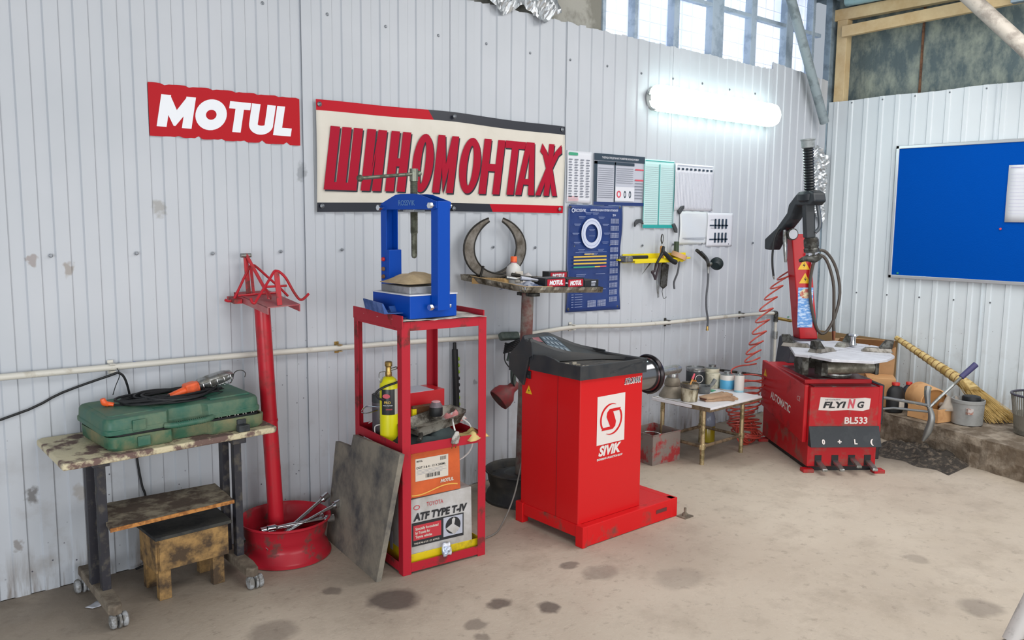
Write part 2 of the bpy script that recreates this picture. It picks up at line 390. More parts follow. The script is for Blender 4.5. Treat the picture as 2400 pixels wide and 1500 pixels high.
tops = []
for (x, y) in prof:
    tz = 2.80-.004*max(0, x-3) if x < 5.925 else 2.845-.05*(x-5.925)/.8
    tops.append(tz+rnd.uniform(-.006, .006))
vs = [(x, y, .0) for x, y in prof]+[(x, y, t) for (x, y), t in zip(prof, tops)]
mw.add(vs, [(i, i+1, n+i+1, n+i) for i in range(n-1)])
wl = struct('wall_left', mw, 'wall_white')
# backing and upper masonry behind the sheet
mb = MB(); mb.box(-2.5, 6.9, .06, .3, 0, 2.76); struct('wall_left_backing', mb, 'raw_concrete')
mb = MB(); mb.box(-2.5, 4.05, .09, .3, 2.76, 3.9); mb.box(4.05, 7.1, .09, .3, 3.62, 3.9); struct('wall_left_upper', mb, 'raw_concrete')
# self-drilling screws in rows
mb = MB()
for z, x0 in ((2.575, 1.68), (1.417, .74)):
    x = x0; k = 0
    while x < 5.9:
        M = Matrix.Translation((x, -.0005, z+.004*math.sin(k*2.1))) @ Matrix.Rotation(math.pi/2, 4, 'X')
        mb.lathe([(.0085, 0), (.0085, .002), (.005, .003), (.005, .006)], 8, M); x += .3336; k += 1
o = mb.build('wall_screw', 'screw_metal', wl)
# window band over the sheet
wf = MB()
for x, wd in ((4.06, .03), (4.373, .035), (4.80, .06), (5.283, .14), (5.745, .07), (6.257, .10), (6.62, .04)): wf.box(x-wd/2, x+wd/2, .075, .14, 2.72, 3.62)
wf.box(4.05, 6.75, .08, .13, 3.165, 3.195); wf.box(4.05, 6.75, .08, .13, 3.58, 3.62); wf.box(4.05, 6.75, .08, .13, 2.72, 2.76)
pn = MB(); pn.box(4.05, 6.76, .15, .165, 2.72, 3.62)
wp = struct('window_1', pn, 'frosted_pane'); o = wf.build('window_frame', mat('frame_pale', 'a9bac9', .6, dirt='8fa0b0', amt=.4, dscale=6), wp, bevel=.004)
lt = MB()
x = 4.12
while x < 6.7: lt.box(x-.002, x+.002, .138, .149, 2.74, 3.6); x += .117
for z in (2.86, 2.97, 3.08, 3.29, 3.40, 3.5): lt.box(4.06, 6.75, .139, .149, z-.002, z+.002)
mat('lattice', 'dfe6f4', .6, emit=.25); lt.build('window_lattice', 'lattice', wp)
# right wall: ribbed sheet, fibreboard above, timber frame
mr_ = MB()
pf = ribbed(-3.4, -.008, 0, 0, .1315, [-1.345], ph=-3.4+(3.4-.056) % .1315, crest=.088, slope=.007, depth=.010)
n = len(pf); vs = [(XR-y+.010, x, .18) for x, y in pf]+[(XR-y+.010, x, 2.615+.004*math.sin(9*x)) for x, y in pf]
mr_.add(vs, [(i, i+1, n+i+1, n+i) for i in range(n-1)])
wr = struct('wall_right', mr_, 'wall_side')
mb = MB(); mb.box(XR+.03, XR+.1, -3.4, .0, 0, 2.58); struct('wall_right_backing', mb, 'raw_concrete')
mb = MB()
for z, ya in ((.995, -.36), (2.59, -.22)):
    y = ya
    while y > -3.2:
        M = Matrix.Translation((XR+.0, y, z)) @ Matrix.Rotation(-math.pi/2, 4, 'Y'); mb.lathe([(.007, 0), (.007, .002), (.004, .003), (.004, .005)], 8, M); y -= .263
mb.build('wall_screw', 'screw_metal', wr)
mb = MB(); mb.box(7.0, 7.1, -3.6, .1, 2.3, 4.0); struct('wall_right_upper', mb, 'wall_fibreboard')
mb = MB(); mb.box(6.985, 6.999, -.685, -.67, 2.4, 3.6); struct('trim_2', mb, 'rust')
mb = MB(); mb.box(6.985, 6.999, -1.30, -1.285, 2.4, 3.6)
# concrete ledge at the foot of the right wall
mb = MB()
top = [(6.85, -3.5), (6.85, -.62), (6.12, -.62), (5.90, -1.19), (5.61, -2.10), (5.16, -3.5)]
NZ = 40
def ledge_top(x, y): return .2+.004*math.sin(13*x+5*y)+.003*math.sin(31*y)
path = []
for (a, b_), (c, d) in zip(top[2:], top[3:]):
    k = max(2, int(math.hypot(c-a, d-b_)/.06))
    for i in range(k): path.append((a+(c-a)*i/k, b_+(d-b_)*i/k))
path.append(top[-1])
rr = random.Random(5); rows = []
for z in (0, .05, .1, .15, .19, .2): rows.append([(x-rr.uniform(0, .022)*(1 if z < .19 else .4), y, z+(rr.uniform(-.006, .006) if z > .1 else 0)) for x, y in path])
nn = len(path); vs = [p for r in rows for p in r]
mb.add(vs, [(j*nn+i, j*nn+i+1, (j+1)*nn+i+1, (j+1)*nn+i) for j in range(5) for i in range(nn-1)], False)
mb.add(rows[-1]+[(6.85, -3.5, .2), (6.85, -.62, .2)], [tuple(range(nn+2))])
mb.add([rows[j][0] for j in range(6)]+[(6.85, -.62, .2), (6.85, -.62, 0)], [tuple(range(8))])
struct('trim_1', mb, 'ledge_concrete')
# ceiling and its steel
mb = MB(); n = 0; y = -8.5; vs = []
while y < .3: vs += [(y, 3.52), (y+.1, 3.52), (y+.12, 3.56), (y+.22, 3.56)]; y += .24
k = len(vs); mb.add([(-2.5, a, b_) for a, b_ in vs]+[(7.1, a, b_) for a, b_ in vs], [(i, i+1, k+i+1, k+i) for i in range(k-1)])
struct('ceiling', mb, 'ceiling_metal')
def beam(name, p0, p1, w_, h_, m, label, cat, bevel=.004):
    d = Vector(p1)-Vector(p0); M = frame(p0, d); b_ = MB(); b_.box(0, d.length, -w_/2, w_/2, -h_/2, h_/2, M); o = b_.build(name, m, bevel=bevel)
    if label: tag(o, label, cat)
    else: o['kind'] = 'structure'
    return o
mb = MB(); mb.box(6.76, 6.88, -.005, .055, 0, 3.5); struct('trim_3', mb, 'steel_blue_grey', bevel=.006)
beam('timber_beam', (6.84, .03, 3.340), (6.84, -1.6, 3.340), .07, .095, 'pine', 'pale pine beam, topmost in the corner frame', 'beam')
beam('timber_beam', (6.77, -.105, 3.185), (6.77, -1.5, 3.215), .05, .09, 'pine', 'second pine beam just below the topmost one', 'beam')
mb = MB(); mb.box(6.80, 6.885, -.125, -.035, 2.60, 3.292); tag(mb.build('timber_post', 'pine', bevel=.003), 'upright pine post of the corner timber frame', 'post')
mb = MB(); mb.cyl((5.84, -.10, 3.50), (6.56, -.10, 2.42), .038); tag(mb.build('steel_brace', 'steel_grey'), 'grey round steel brace sloping down over the corner window', 'brace')
mb = MB(); mb.cyl((6.5, -.99, 3.44), (6.5, -2.4, 1.95), .054, n=20); tag(mb.build('steel_brace', mat('brace_pale', 'b3aca2', .5, dirt='8f8880', amt=.4, dscale=7)), 'thick pale steel brace crossing the upper right corner', 'brace')
mb = MB(); mb.cyl((6.72, -.15, 3.42), (6.72, -2.2, 3.40), .045); tag(mb.build('roof_pipe', mat('turquoise_steel', '8fb0b4', .5, dirt='6d8a90', amt=.4)), 'turquoise grey pipe under the roof beside the corner', 'pipe')
beam('roof_purlin', (5.7, -.12, 3.46), (6.75, -.12, 3.46), .05, .07, 'ceiling_metal', 'dark steel purlin under the roof by the window', 'purlin')
beam('roof_purlin', (6.62, -1.45, 3.20), (6.62, -2.8, 3.20), .06, .12, 'steel_blue_grey', 'grey steel purlin behind the thick pale brace', 'purlin')
mb = MB()
# foil insulation hanging at the top of the left sheet and in the corner
mb = MB(); rr = random.Random(9)
rj = random.Random(2); mb.grid(70, 16, lambda u, v: (2.90+.66*u, -.012+.030*math.sin(13*u+5*v)*math.sin(9*v+u*12)-.03+rj.uniform(-.009, .009), 2.79+.04*math.sin(14*u)+.35*v+rj.uniform(-.004, .004)), smooth=False)
tag(mb.build('foil_insulation', 'foil'), 'crumpled silver foil insulation over the top of the white sheet', 'insulation')
mb = MB(); mb.grid(18, 46, lambda u, v: (6.50+.24*u, -.045+.018*math.sin(11*v+7*u)*math.sin(9*u+5*v)+rj.uniform(-.010, .010), 1.62+.58*v+.04*math.sin(5*u)+rj.uniform(-.004, .004)), smooth=False)
tag(mb.build('foil_insulation', 'foil'), 'crumpled foil strip in the corner behind the tyre changer arm', 'insulation')
# ============================================================ shared materials
mat('sign_red', 'b0121f', .55); mat('sign_white', 'e4e8ee', .4); mat('banner_cream', 'd6d2c8', .45, dirt='cbc6ba', amt=.4, dscale=3, sharp=.4)
mat('banner_red', 'b30c22', .5); mat('letter_red', 'a3122e', .55); mat('sign_black', '1d212c', .35)
mat('paper_white', 'd3d6de', .5); mat('paper_print', '7b808c', .6); mat('paper_grey', 'b4b8c4', .5); mat('print_pale', 'a9adba', .6); mat('print_navy', '22366b', .4); mat('print_dark', '2c3c4a', .4)
mat('poster_navy', '1c3168', .3, dirt='24407f', amt=.4, dscale=3, sharp=.4, coat=.4); mat('poster_white', 'c3cbe0', .4); mat('poster_disc', '8894b8', .4); mat('yellow_print', 'd3b24c', .4); mat('green_print', '3d9a78', .4)
mat('teal_print', '2a9b98', .35); mat('teal_pale', 'b9d9d9', .35); mat('pink_print', 'd8a3a8', .5); mat('red_print', 'c8505e', .5)
mat('rubber_black', '17191c', .55); mat('plastic_black', '22262a', .45, dirt='3a3f42', amt=.35, dscale=12); mat('dark_magnet', '3f4245', .5)
mat('steel', 'a5a8a8', .3, .85, dirt='7b7a74', amt=.4, dscale=16); mat('dark_steel', '5c5d5a', .45, .7, dirt='3c3a36', amt=.5, dscale=18)
mat('chrome', 'd7dade', .12, 1.0); mat('brass', 'b59557', .3, .9, dirt='8a7446', amt=.4, dscale=22)
mat('red_paint', 'b01c2a', .38, dirt='8d2b2c', amt=.3, dscale=7, coat=.2); mat('red_worn', 'b3212c', .42, dirt='6e3532', amt=.42, dscale=11, sharp=.08, coat=.1)
mat('blue_paint', '0443a4', .4); mat('wood_handle', 'c48a45', .45, dirt='9a6a35', amt=.4, dscale=12)
mat('white_plastic', 'd9d9d6', .4); mat('yellow_plastic', 'dcc814', .35); mat('tan_tape', 'c9a07c', .6)
UP = (0, 0, 1)
def onwall(x, y, z): return facing((x, y, z), (1, 0, 0), UP)      # local x right, y up, z out of the wall
# ------------------------------------------------------------ red sticker
t = thing('wall_sticker', 'red MOTUL sticker pasted on the ribbed white wall', 'sticker', (1.15, -.001, 1.93))
rr = random.Random(4); N_ = 40; W_, H_ = .705, .228
topn = [(W_*i/N_, H_+(-.005 if i % 6 == 4 else 0)+.0015*math.sin(i)) for i in range(N_+1)]
botn = [(W_*i/N_, (.012 if i in (12, 29, 36) else .006 if i in (7, 18, 24) else 0)+rr.uniform(0, .002)+.002*(i % 6 > 3)) for i in range(N_+1)]
mb = MB(); M = facing((0, 0, 0))
for i in range(N_): mb.add([tuple(M @ Vector((p[0], p[1], .001))) for p in (botn[i], botn[i+1], topn[i+1], topn[i])], [(0, 1, 2, 3)])
mb.build('backing', 'sign_red', t)
x0 = .03
M2 = facing((.03, -.0015, .043))
def gl(nm, ch, x, wd, st, m='sign_white', par=None, MM=None, H=.139, sh=.18): return glyphs(nm, ch, m, MM @ Matrix.Translation((x, 0, 0)), par, [wd], H, 0, sh, 0, .0008, st)
for ch, x, wd, st in (('M', 0, .150, .040), ('O', .158, .142, .047), ('T', .306, .100, .040), ('U', .410, .118, .042), ('L', .535, .090, .040)): gl('letter', ch, x, wd, st, par=t, MM=M2)
# ------------------------------------------------------------ banner
t = thing('banner', 'long cream vinyl banner reading ШИНОМОНТАЖ with red and black edges', 'banner', (1.932, -.012, 1.611))
def ban(u, v):      # u along 0..1, v up 0..1
    x = 1.695*u+.003*v; zt = .551+.014*math.sin(math.pi*min(1, u/.98)) if u < .5 else .565-.014*(u-.5)*2
    zb = .0+.016*min(1, u*2)
    z = zb+(zt-zb)*v-.006*math.sin(math.pi*u*2)**2*(v > .9)
    y = -.006*math.sin(math.pi*v)-.004*math.sin(6*u+2*v)-.003*math.sin(math.pi*u*3)*v
    return (x, y, z)
mb = MB(); mb.grid(60, 16, ban); mb.build('sheet', 'banner_cream', t, solid=.0012)
def strip(name, m, u0a, u0b, u1a, u1b, v0, v1):
    b = MB(); b.grid(30, 3, lambda p, v: (lambda q: (q[0], q[1]-.0016, q[2]))(ban((u0a*(1-v)+u0b*v)*(1-p)+(u1a*(1-v)+u1b*v)*p, v0+(v1-v0)*v))); b.build(name, m, t)
strip('edge_band', 'banner_red', .0, .0, .418, .397, .905, 1.0); strip('edge_band', 'sign_black', .418, .397, 1, 1, .905, 1.0)
strip('edge_band', 'sign_black', .0, .0, .667, .651, .0, .085); strip('edge_band', 'banner_red', .667, .651, 1, 1, .0, .085)
G = [('Ш', 1.964, 2.147), ('И', 2.172, 2.290), ('Н', 2.318, 2.441), ('О', 2.472, 2.606), ('М', 2.622, 2.763), ('О', 2.790, 2.938), ('Н', 2.948, 3.102), ('Т', 3.105, 3.262), ('А', 3.222, 3.372), ('Ж', 3.380, 3.560)]
for dx, dz, m, dy, nm in ((.008, -.008, 'sign_black', -.0085, 'letter_shadow'), (0, 0, 'letter_red', -.0105, 'letter')):
    for ch, a, b_ in G:
        u = (a-1.932)/1.69; yy = min(ban(u, q)[1] for q in (.1, .3, .5, .7, .9))-.0035
        glyphs(nm, ch, m, facing((a-1.932+dx, yy+(dy+.0085), .112+.010*u+dz)), t, [b_-a], .315, 0, .14, 0, .0008, .052)
for x, z in ((.02, .528), (.845, .54), (1.67, .53), (.025, .03), (.84, .03), (1.66, .04)):
    b = MB(); b.lathe([(.012, 0), (.012, .002), (.008, .004), (.004, .008), (0, .009)], 12, facing((x, -.010, z))); b.build('grommet', 'screw_metal', t)
# ------------------------------------------------------------ charts
def sheetthing(name, label, x0, x1, z0, z1, m, cat='poster', y=-.004, wav=.004, group=None, n=14):
    t = thing(name, label, cat, (x0, y, z0), group=group); W, H = x1-x0, z1-z0
    b = MB(); b.grid(n, n, lambda u, v: (W*u, -wav*(.5+.5*math.sin(5*u+3*v))*math.sin(math.pi*v)**.5, H*v)); b.build('sheet', m, t, solid=.0006); return t, W, H
def prints(t, m, rects_, y=-.0068, name='print'):
    b = MB()
    for x0, x1, z0, z1 in rects_: b.add([(x0, y, z0), (x1, y, z0), (x1, y, z1), (x0, y, z1)], [(0, 1, 2, 3)])
    return b.build(name, m, t)
t, W, H = sheetthing('wall_chart', 'white number table chart with green heading beside the banner', 3.665, 3.886, 1.693, 2.022, 'paper_white')
prints(t, 'green_print', [(.01, .09, H-.03, H-.012)])
for c in range(4): prints(t, 'paper_print', [(.012+c*.052, .012+c*.052+.030-.006*(k % 2), H-.06-k*.0165, H-.052-k*.0165) for k in range(15)], name='number_column')
prints(t, 'pink_print', [(.01, .10, .012+k*.009, .016+k*.009) for k in range(4)])
t, W, H = sheetthing('wall_chart', 'wide grey wheel chart with dark heading bar', 3.904, 4.40, 1.684, 2.018, 'paper_grey')
prints(t, 'print_dark', [(0, W, H-.045, H)], -.0064); prints(t, 'print_navy', [(0, W, 0, .022)], -.0064, 'footer')
text('heading', 'ТАБЛИЦА ПРЕДЕЛЬНЫХ РАЗМЕРОВ БАЛАНСИРОВКИ', 'paper_white', onwall(.25, -.0075, H-.03), t, h=.012, w=.36, bold=.015)
prints(t, 'print_dark', [(.0, .39, H-.068, H-.049)], -.0066); prints(t, 'print_dark', [(.0, .03, .022, H-.05), (.195, .205, .022, H-.05)], -.0066)
prints(t, 'paper_print', [(.04, .185, .05+k*.0135, .053+k*.0135) for k in range(15)]+[(.215, .38, .15+k*.0135, .153+k*.0135) for k in range(8)]+[(.40, .485, .05+k*.02, .056+k*.02) for k in range(6)])
prints(t, 'red_print', [(.40, .485, H-.095, H-.085), (.40, .485, H-.165, H-.155)]); prints(t, 'paper_white', [(.20, .395, .03, .125)], -.0066)
for x, m in ((.24, 'red_print'), (.30, 'print_dark'), (.35, 'print_dark')):
    b = MB(); b.ringpoly(circ(x, .075, .022 if x < .25 else .012, .024), circ(x, .075, .012 if x < .25 else .006, .014), 0, .0004, facing((0, -.0072, 0))); b.build('wheel_picture', m, t)
t, W, H = sheetthing('wall_chart', 'tall narrow teal framed table held up by dark magnets', 4.395, 4.722, 1.535, 2.008, 'teal_pale', y=-.006)
prints(t, 'teal_print', [(0, W, 0, .022), (W/2-.004, W/2+.004, .02, H-.03), (0, .004, .02, H-.02), (W-.004, W, .02, H-.02), (.01, W-.01, H-.014, H-.008)])
prints(t, 'paper_print', [(.012+c*.165, .148+c*.165, .04+k*.0135, .0415+k*.0135) for c in range(2) for k in range(29)])
t, W, H = sheetthing('wall_chart', 'pale white spreadsheet print right of the teal table', 4.736, 5.190, 1.662, 1.995, 'paper_white')
prints(t, 'print_dark', [(.02+k*.048, .045+k*.048, H-.045, H-.030) for k in range(9)]); prints(t, 'print_pale', [(.01+k*.0172, .013+k*.0172, .01, H-.06) for k in range(26)])
prints(t, 'print_pale', [(.02, .43, H-.018, H-.010)])
t, W, H = sheetthing('wall_chart', 'crinkled plastic sleeve sheet under the pale spreadsheet', 4.80, 5.128, 1.415, 1.656, mat('sleeve', 'd0d6da', .15, coat=.6), wav=.012)
prints(t, 'paper_print', [(.03, .31, .045, .049), (.05, .28, .037, .040)], -.014)
t, W, H = sheetthing('wall_chart', 'small sheet with dark valve diagrams beside the plastic sleeve', 5.128, 5.455, 1.395, 1.650, 'paper_white')
for z in (.05, .155): prints(t, 'print_dark', [(.03, .26, z, z+.010)]+[(.09+k*.045, .110+k*.045, z-.02, z+.055) for k in range(4)])
prints(t, 'paper_print', [(.04, .11, .20, .203), (.04, .15, .14, .143)])
# ------------------------------------------------------------ navy tyre poster
t = thing('wall_poster', 'navy blue glossy tyre marking calendar poster', 'poster', (3.678, -.004, .992)); W, H = .50, .69
b = MB(); fn = lambda u, v: (W*u-.006*(1-v)*(u < .5), -.003-.012*max(0, math.sin(7*v+2*u))*(abs(u-.5)*2)**2-.003*math.sin(9*u)*math.sin(8*v), H*v-.010*u*(1-v)+.004*u*v)
b.grid(26, 30, fn); b.build('sheet', 'poster_navy', t, solid=.0006)
yy = -.0175
text('lettering', 'ROSSVIK', 'poster_white', onwall(.10, yy, H-.045), t, h=.020, w=.10, bold=.02)
b = MB(); b.ringpoly(circ(.033, H-.036, .014), circ(.033, H-.036, .009), 0, .0004, facing((0, yy, 0))); b.build('emblem', 'poster_white', t)
text('lettering', 'МАРКИРОВКА НА ШИНАХ ЛЕГКОВЫХ АВТОМОБИЛЕЙ', 'poster_white', onwall(.32, yy, H-.038), t, h=.013, w=.26, bold=.025)
text('lettering', '2014', 'poster_white', onwall(.415, yy, H-.07), t, h=.014, w=.03, bold=.02)
b = MB(); b.ringpoly(circ(.205, .507, .095, .098, 40), circ(.205, .507, .058, .060, 40), 0, .0006, facing((0, yy, 0))); b.build('tyre_ring', 'poster_white', t)
b = MB(); b.ringpoly(circ(.205, .507, .082, .084, 40), circ(.205, .507, .079, .081, 40), 0, .0003, facing((0, yy-.0008, 0))); b.build('ring_line', 'poster_disc', t)
rr = random.Random(8); ls = []
for k in range(14):
    a = k/14*2*math.pi; cx, cz = .205+.145*math.cos(a), .507+.135*math.sin(a); ls += [(cx-.03, cx+.03, cz, cz+.003), (cx-.025, cx+.02, cz-.008, cz-.006)]
ls += [(.18, .235, .53, .532), (.185, .225, .524, .526), (.18, .235, .49, .492), (.06, .35, .385, .387)]
prints(t, 'poster_disc', ls, yy); prints(t, 'yellow_print', [(.045, .35, .351-k*.022, .361-k*.022) for k in range(3)]+[(.24, .29, .285, .294), (.14, .23, .37, .375)], yy)
prints(t, 'green_print', [(.045, .24, .285, .294)], yy); prints(t, 'red_print', [(.29, .35, .285, .294)], yy)
for r in range(12):
    z = .60-.0475*r; prints(t, 'poster_white', [(.385+c*.0115, .391+c*.0115, z-q*.0068, z+.0036-q*.0068) for c in range(7) for q in range(5)], yy, 'calendar_month')
for c in range(2): prints(t, 'poster_white', [(.18+c*.095+i*.010, .186+c*.095+i*.010, .025+q*.0075, .029+q*.0075) for i in range(8) for q in range(6)], yy, 'calendar_month')
prints(t, 'poster_disc', [(.03, .05, .03+q*.016, .034+q*.016) for q in range(6)]+[(.06, .13, .03+q*.016, .033+q*.016) for q in range(6)]+[(.07, .16, .24, .243), (.07, .15, .23, .233), (.25, .34, .24, .243), (.07, .16, .13, .134), (.25, .35, .137, .141)], yy)
for x, z in ((.015, H-.015), (.475, H-.012), (.012, .02), (.475, .012)):
    b = MB(); b.lathe([(.011, 0), (.011, .006), (.004, .012)], 10, facing((x, -.004, z))); b.build('pin', 'dark_magnet', t)
# ------------------------------------------------------------ magnets holding the teal chart
for i, (x, z, a, lb) in enumerate(((4.345, 1.57, .2, 'curved dark magnet at the lower left of the teal chart'), (4.735, 1.535, -.9, 'pointed dark magnet at the lower right of the teal chart'), (4.80, 1.665, .8, 'dark clip at the upper left of the plastic sleeve'))):
    b = MB(); M = onwall(x, -.008, z) @ Matrix.Rotation(a, 4, 'Z')
    b.prism([(-.045, -.02), (-.03, -.008), (0, .0), (.03, -.008), (.045, -.02), (.04, .008), (.02, .024), (-.015, .026), (-.04, .010)] if i == 0 else [(-.035, -.012), (.03, -.014), (.045, 0), (.02, .017), (-.03, .017)], 0, .016, M)
    tag(b.build('magnet', 'dark_magnet', bevel=.003), lb, 'magnet')
# ------------------------------------------------------------ white pipe and its clamps
t = thing('wall_pipe', 'long white plastic water pipe running along the wall', 'pipe', (0, 0, 0))
P = [(-2.4, -.028, .945), (-.6, -.028, .944), (.41, -.03, .939), (.95, -.028, .934), (1.45, -.03, .930), (2.04, -.03, .917), (2.6, -.03, .905), (3.05, -.03, .888), (3.35, -.033, .884), (3.72, -.03, .896), (3.95, -.03, .884), (4.25, -.032, .868), (4.68, -.03, .856), (5.1, -.033, .853), (5.6, -.03, .848), (6.04, -.03, .835)]
b = MB(); b.tube(P, .014, 12); b.build('long_run', 'pipe_white', t)
b = MB(); b.tube([(6.08, -.03, .80), (6.08, -.032, .5), (6.085, -.03, .02)], .012, 12); b.build('down_pipe', 'pipe_white', t)
b = MB(); b.cyl((6.08, -.03, .62), (6.08, -.03, .68), .021); b.build('coupling', 'steel', t)
b = MB(); b.tube([(6.04, -.03, .835), (6.075, -.03, .835), (6.08, -.03, .82), (6.08, -.03, .76)], .019, 12); b.build('elbow', 'dark_steel', t)
b = MB(); b.cyl((6.09, -.03, .79), (6.13, -.14, .775), .013); b.cyl((6.13, -.14, .775), (6.17, -.22, .765), .010); b.build('valve', 'brass', t)
b = MB(); b.box(-.03, .03, -.008, .008, 0, .006, Matrix.Translation((6.12, -.12, .803)) @ Matrix.Rotation(.5, 4, 'Z')); b.build('valve_handle', mat('green_handle', '2f7f5a', .4), t, bevel=.002)
for x, z in ((.945, .932), (2.034, .917), (3.72, .896), (4.68, .856), (5.6, .848)):
    b = MB(); b.box(x-.012, x+.012, -.047, -.001, z-.018, z-.014); b.box(x-.012, x+.012, -.047, -.001, z+.014, z+.018); b.box(x-.012, x+.012, -.004, 0, z-.03, z+.03); b.build('pipe_clamp', 'brass' if x > 2 and x < 3 else 'dark_steel' if x > 4 else 'pipe_white', t, bevel=.001)
# ------------------------------------------------------------ black cable by the bench
b = MB(); b.tube([(-1.6, -.02, .50), (-.3, -.02, .60), (.523, -.02, .764), (.75, -.016, .845), (.93, -.04, .900), (.968, -.046, .908), (.995, -.04, .87), (1.02, -.012, .76), (1.03, -.01, .6), (1.035, -.01, .5), (1.05, -.01, .38), (1.064, -.012, .31), (1.07, -.02, .05), (1.0, -.04, .012)], .0052, 8)
o = b.build('cable', 'rubber_black'); tag(o, 'black cable hooked over the white pipe behind the workbench', 'cable')
b = MB(); b.tube([(.96, -.047, .93), (.968, -.052, .90), (.955, -.03, .85), (.945, -.02, .81)], .0018, 6); b.build('cable_tie', 'rubber_black', o)
# ------------------------------------------------------------ magnetic yellow tray and what it holds
t = thing('magnetic_tray', 'yellow wall tray with slots under the teal chart', 'tray', (4.14, 0, 1.295))
b = MB(); b.prism([(0, 0), (.70, 0), (.76, .012), (.77, .03), (.74, .055), (.62, .082), (.10, .082), (.03, .060), (0, .03)], 0, .012, Matrix.Translation((0, -.0, .018)) @ Matrix.Rotation(0, 4, 'X') @ Matrix.Diagonal((1, -1, 1, 1)))
b.build('shelf', 'yellow_plastic', t, bevel=.003)
b = MB(); b.box(.06, .74, -.012, -.001, .0, .062); b.box(.10, .62, -.088, -.080, .0, .022); b.build('rail', 'yellow_plastic', t, bevel=.003)
b = MB(); b.box(.01, .085, -.085, -.01, .008, .052); b.build('end_magnet', 'steel', t, bevel=.010)
def sd(nm, lb, m1, m2, p0, p1, p2, r1, r2, cat='screwdriver'):
    t = thing(nm, lb, cat, p0); q = lambda p: tuple(Vector(p)-Vector(p0)); b = MB(); b.cyl(q(p0), q(p1), r1*.8, r1); b.build('handle', m1, t, bevel=.003); b = MB(); b.cyl(q(p1), q(p2), r2); b.build('shaft', m2, t); return t
t = thing('wire_brush_tool', 'wooden handled tool with wire loop standing in the yellow tray', 'tool', (4.56, -.05, 1.315))
b = MB(); b.lathe([(.013, 0), (.016, .02), (.013, .05), (.014, .08), (.010, .095)], 14); b.build('handle', 'wood_handle', t)
b = MB(); b.lathe([(.008, .095), (.008, .11)], 10); b.build('ferrule', 'steel', t)
b = MB(); b.tube([(0, 0, .11), (.012, 0, .135), (.010, 0, .165), (0, 0, .178), (-.010, 0, .165), (-.012, 0, .135)], .0028, 6, closed=True); b.tube([(0, 0, .11), (.003, .008, .14), (0, .002, .17)], .0028, 6); b.build('wire_loop', 'dark_steel', t)
t = thing('tape_roll', 'tan roll of masking tape on the yellow tray', 'tape', (4.725, -.065, 1.325))
M = Matrix.Rotation(.28, 4, 'Y') @ Matrix.Rotation(.25, 4, 'X'); b = MB(); b.M = M
b.lathe([(.030, 0), (.056, 0), (.056, .034), (.030, .034), (.030, 0)], 28, caps=False); b.build('roll', 'tan_tape', t)
b = MB(); b.M = M; b.lathe([(.027, .001), (.030, .001), (.030, .0345), (.027, .0345), (.027, .001)], 24, caps=False); b.build('core', 'wood_handle', t)
t = thing('marker_block', 'dark green stick standing inside the tape roll', 'stick', (4.715, -.055, 1.335)); b = MB(); b.box(-.017, .017, -.012, .012, 0, .105); b.build('stick', mat('green_black', '3b4a38', .6), t, bevel=.004)
t = thing('caulking_gun', 'black hooked plastic handle lying over the front of the yellow tray', 'tool', (4.52, -.09, 1.30))
b = MB(); b.tube([(.01, 0, .105), (-.005, -.008, .075), (.03, -.01, .05), (.09, -.012, .01), (.13, -.014, -.005)], .013, 10, rs=[.010, .014, .016, .018, .019]); b.tube([(0, -.004, .07), (-.035, -.006, .03), (-.06, -.004, -.005)], .011, 10, rs=[.014, .010, .008]); b.build('body', 'rubber_black', t)
t = thing('scissors', 'dark handled shears hanging below the yellow tray', 'scissors', (4.50, -.05, 1.045))
b = MB(); b.M = onwall(0, 0, 0); b.prism([(.028, 0), (.040, .006), (.030, .09), (.016, .13), (.004, .13)], 0, .006); b.build('blade', 'steel', t)
b = MB(); b.tube([(.0, 0, .13), (-.02, 0, .165), (-.04, 0, .185), (-.01, 0, .19), (0, 0, .225), (.012, 0, .255)], .008, 8); b.tube([(.0, 0, .13), (.012, -.004, .18), (.03, 0, .21), (.038, 0, .245)], .008, 8); b.build('handle', mat('purple_black', '33272f', .5), t)
t = thing('bit_holder', 'grey slotted metal pouch hanging with a wire hook under the tray', 'tool', (4.60, -.03, 1.105))
b = MB(); b.M = onwall(0, 0, 0); b.prism([(-.03, .02), (.0, 0), (.035, .02), (.05, .17), (-.005, .19), (-.02, .17)], 0, .018); b.build('pouch', 'dark_steel', t, bevel=.004)
b = MB(); b.tube([(0, -.01, .01), (-.01, -.01, -.02), (.01, -.01, -.07), (.04, -.01, -.06)], .002, 6); b.build('wire_hook', 'dark_steel', t)
t = thing('rubber_strip', 'short grey rubber strip hanging from the right of the yellow tray', 'strip', (4.71, -.05, 1.10)); b = MB(); b.tube([(0, -.04, .20), (-.003, -.03, .12), (-.008, -.005, .05), (.004, 0, 0)], .007, 8); b.build('strip', mat('grey_rubber', '54575c', .6), t)
t = thing('awl', 'thin dark awl sticking down below the left of the yellow tray', 'tool', (4.40, -.03, 1.22)); b = MB(); b.cyl((.05, -.02, .08), (-.02, 0, -.005), .006, .001, 8); b.build('spike', 'dark_steel', t)
t = thing('utility_knife', 'black utility knife lying on the left of the yellow tray', 'knife', (4.24, -.05, 1.325)); b = MB(); b.box(0, .17, -.010, .010, 0, .022); b.build('handle', 'rubber_black', t, bevel=.006); b = MB(); b.box(-.04, 0.001, -.006, .006, .004, .016); b.build('blade', 'steel', t)
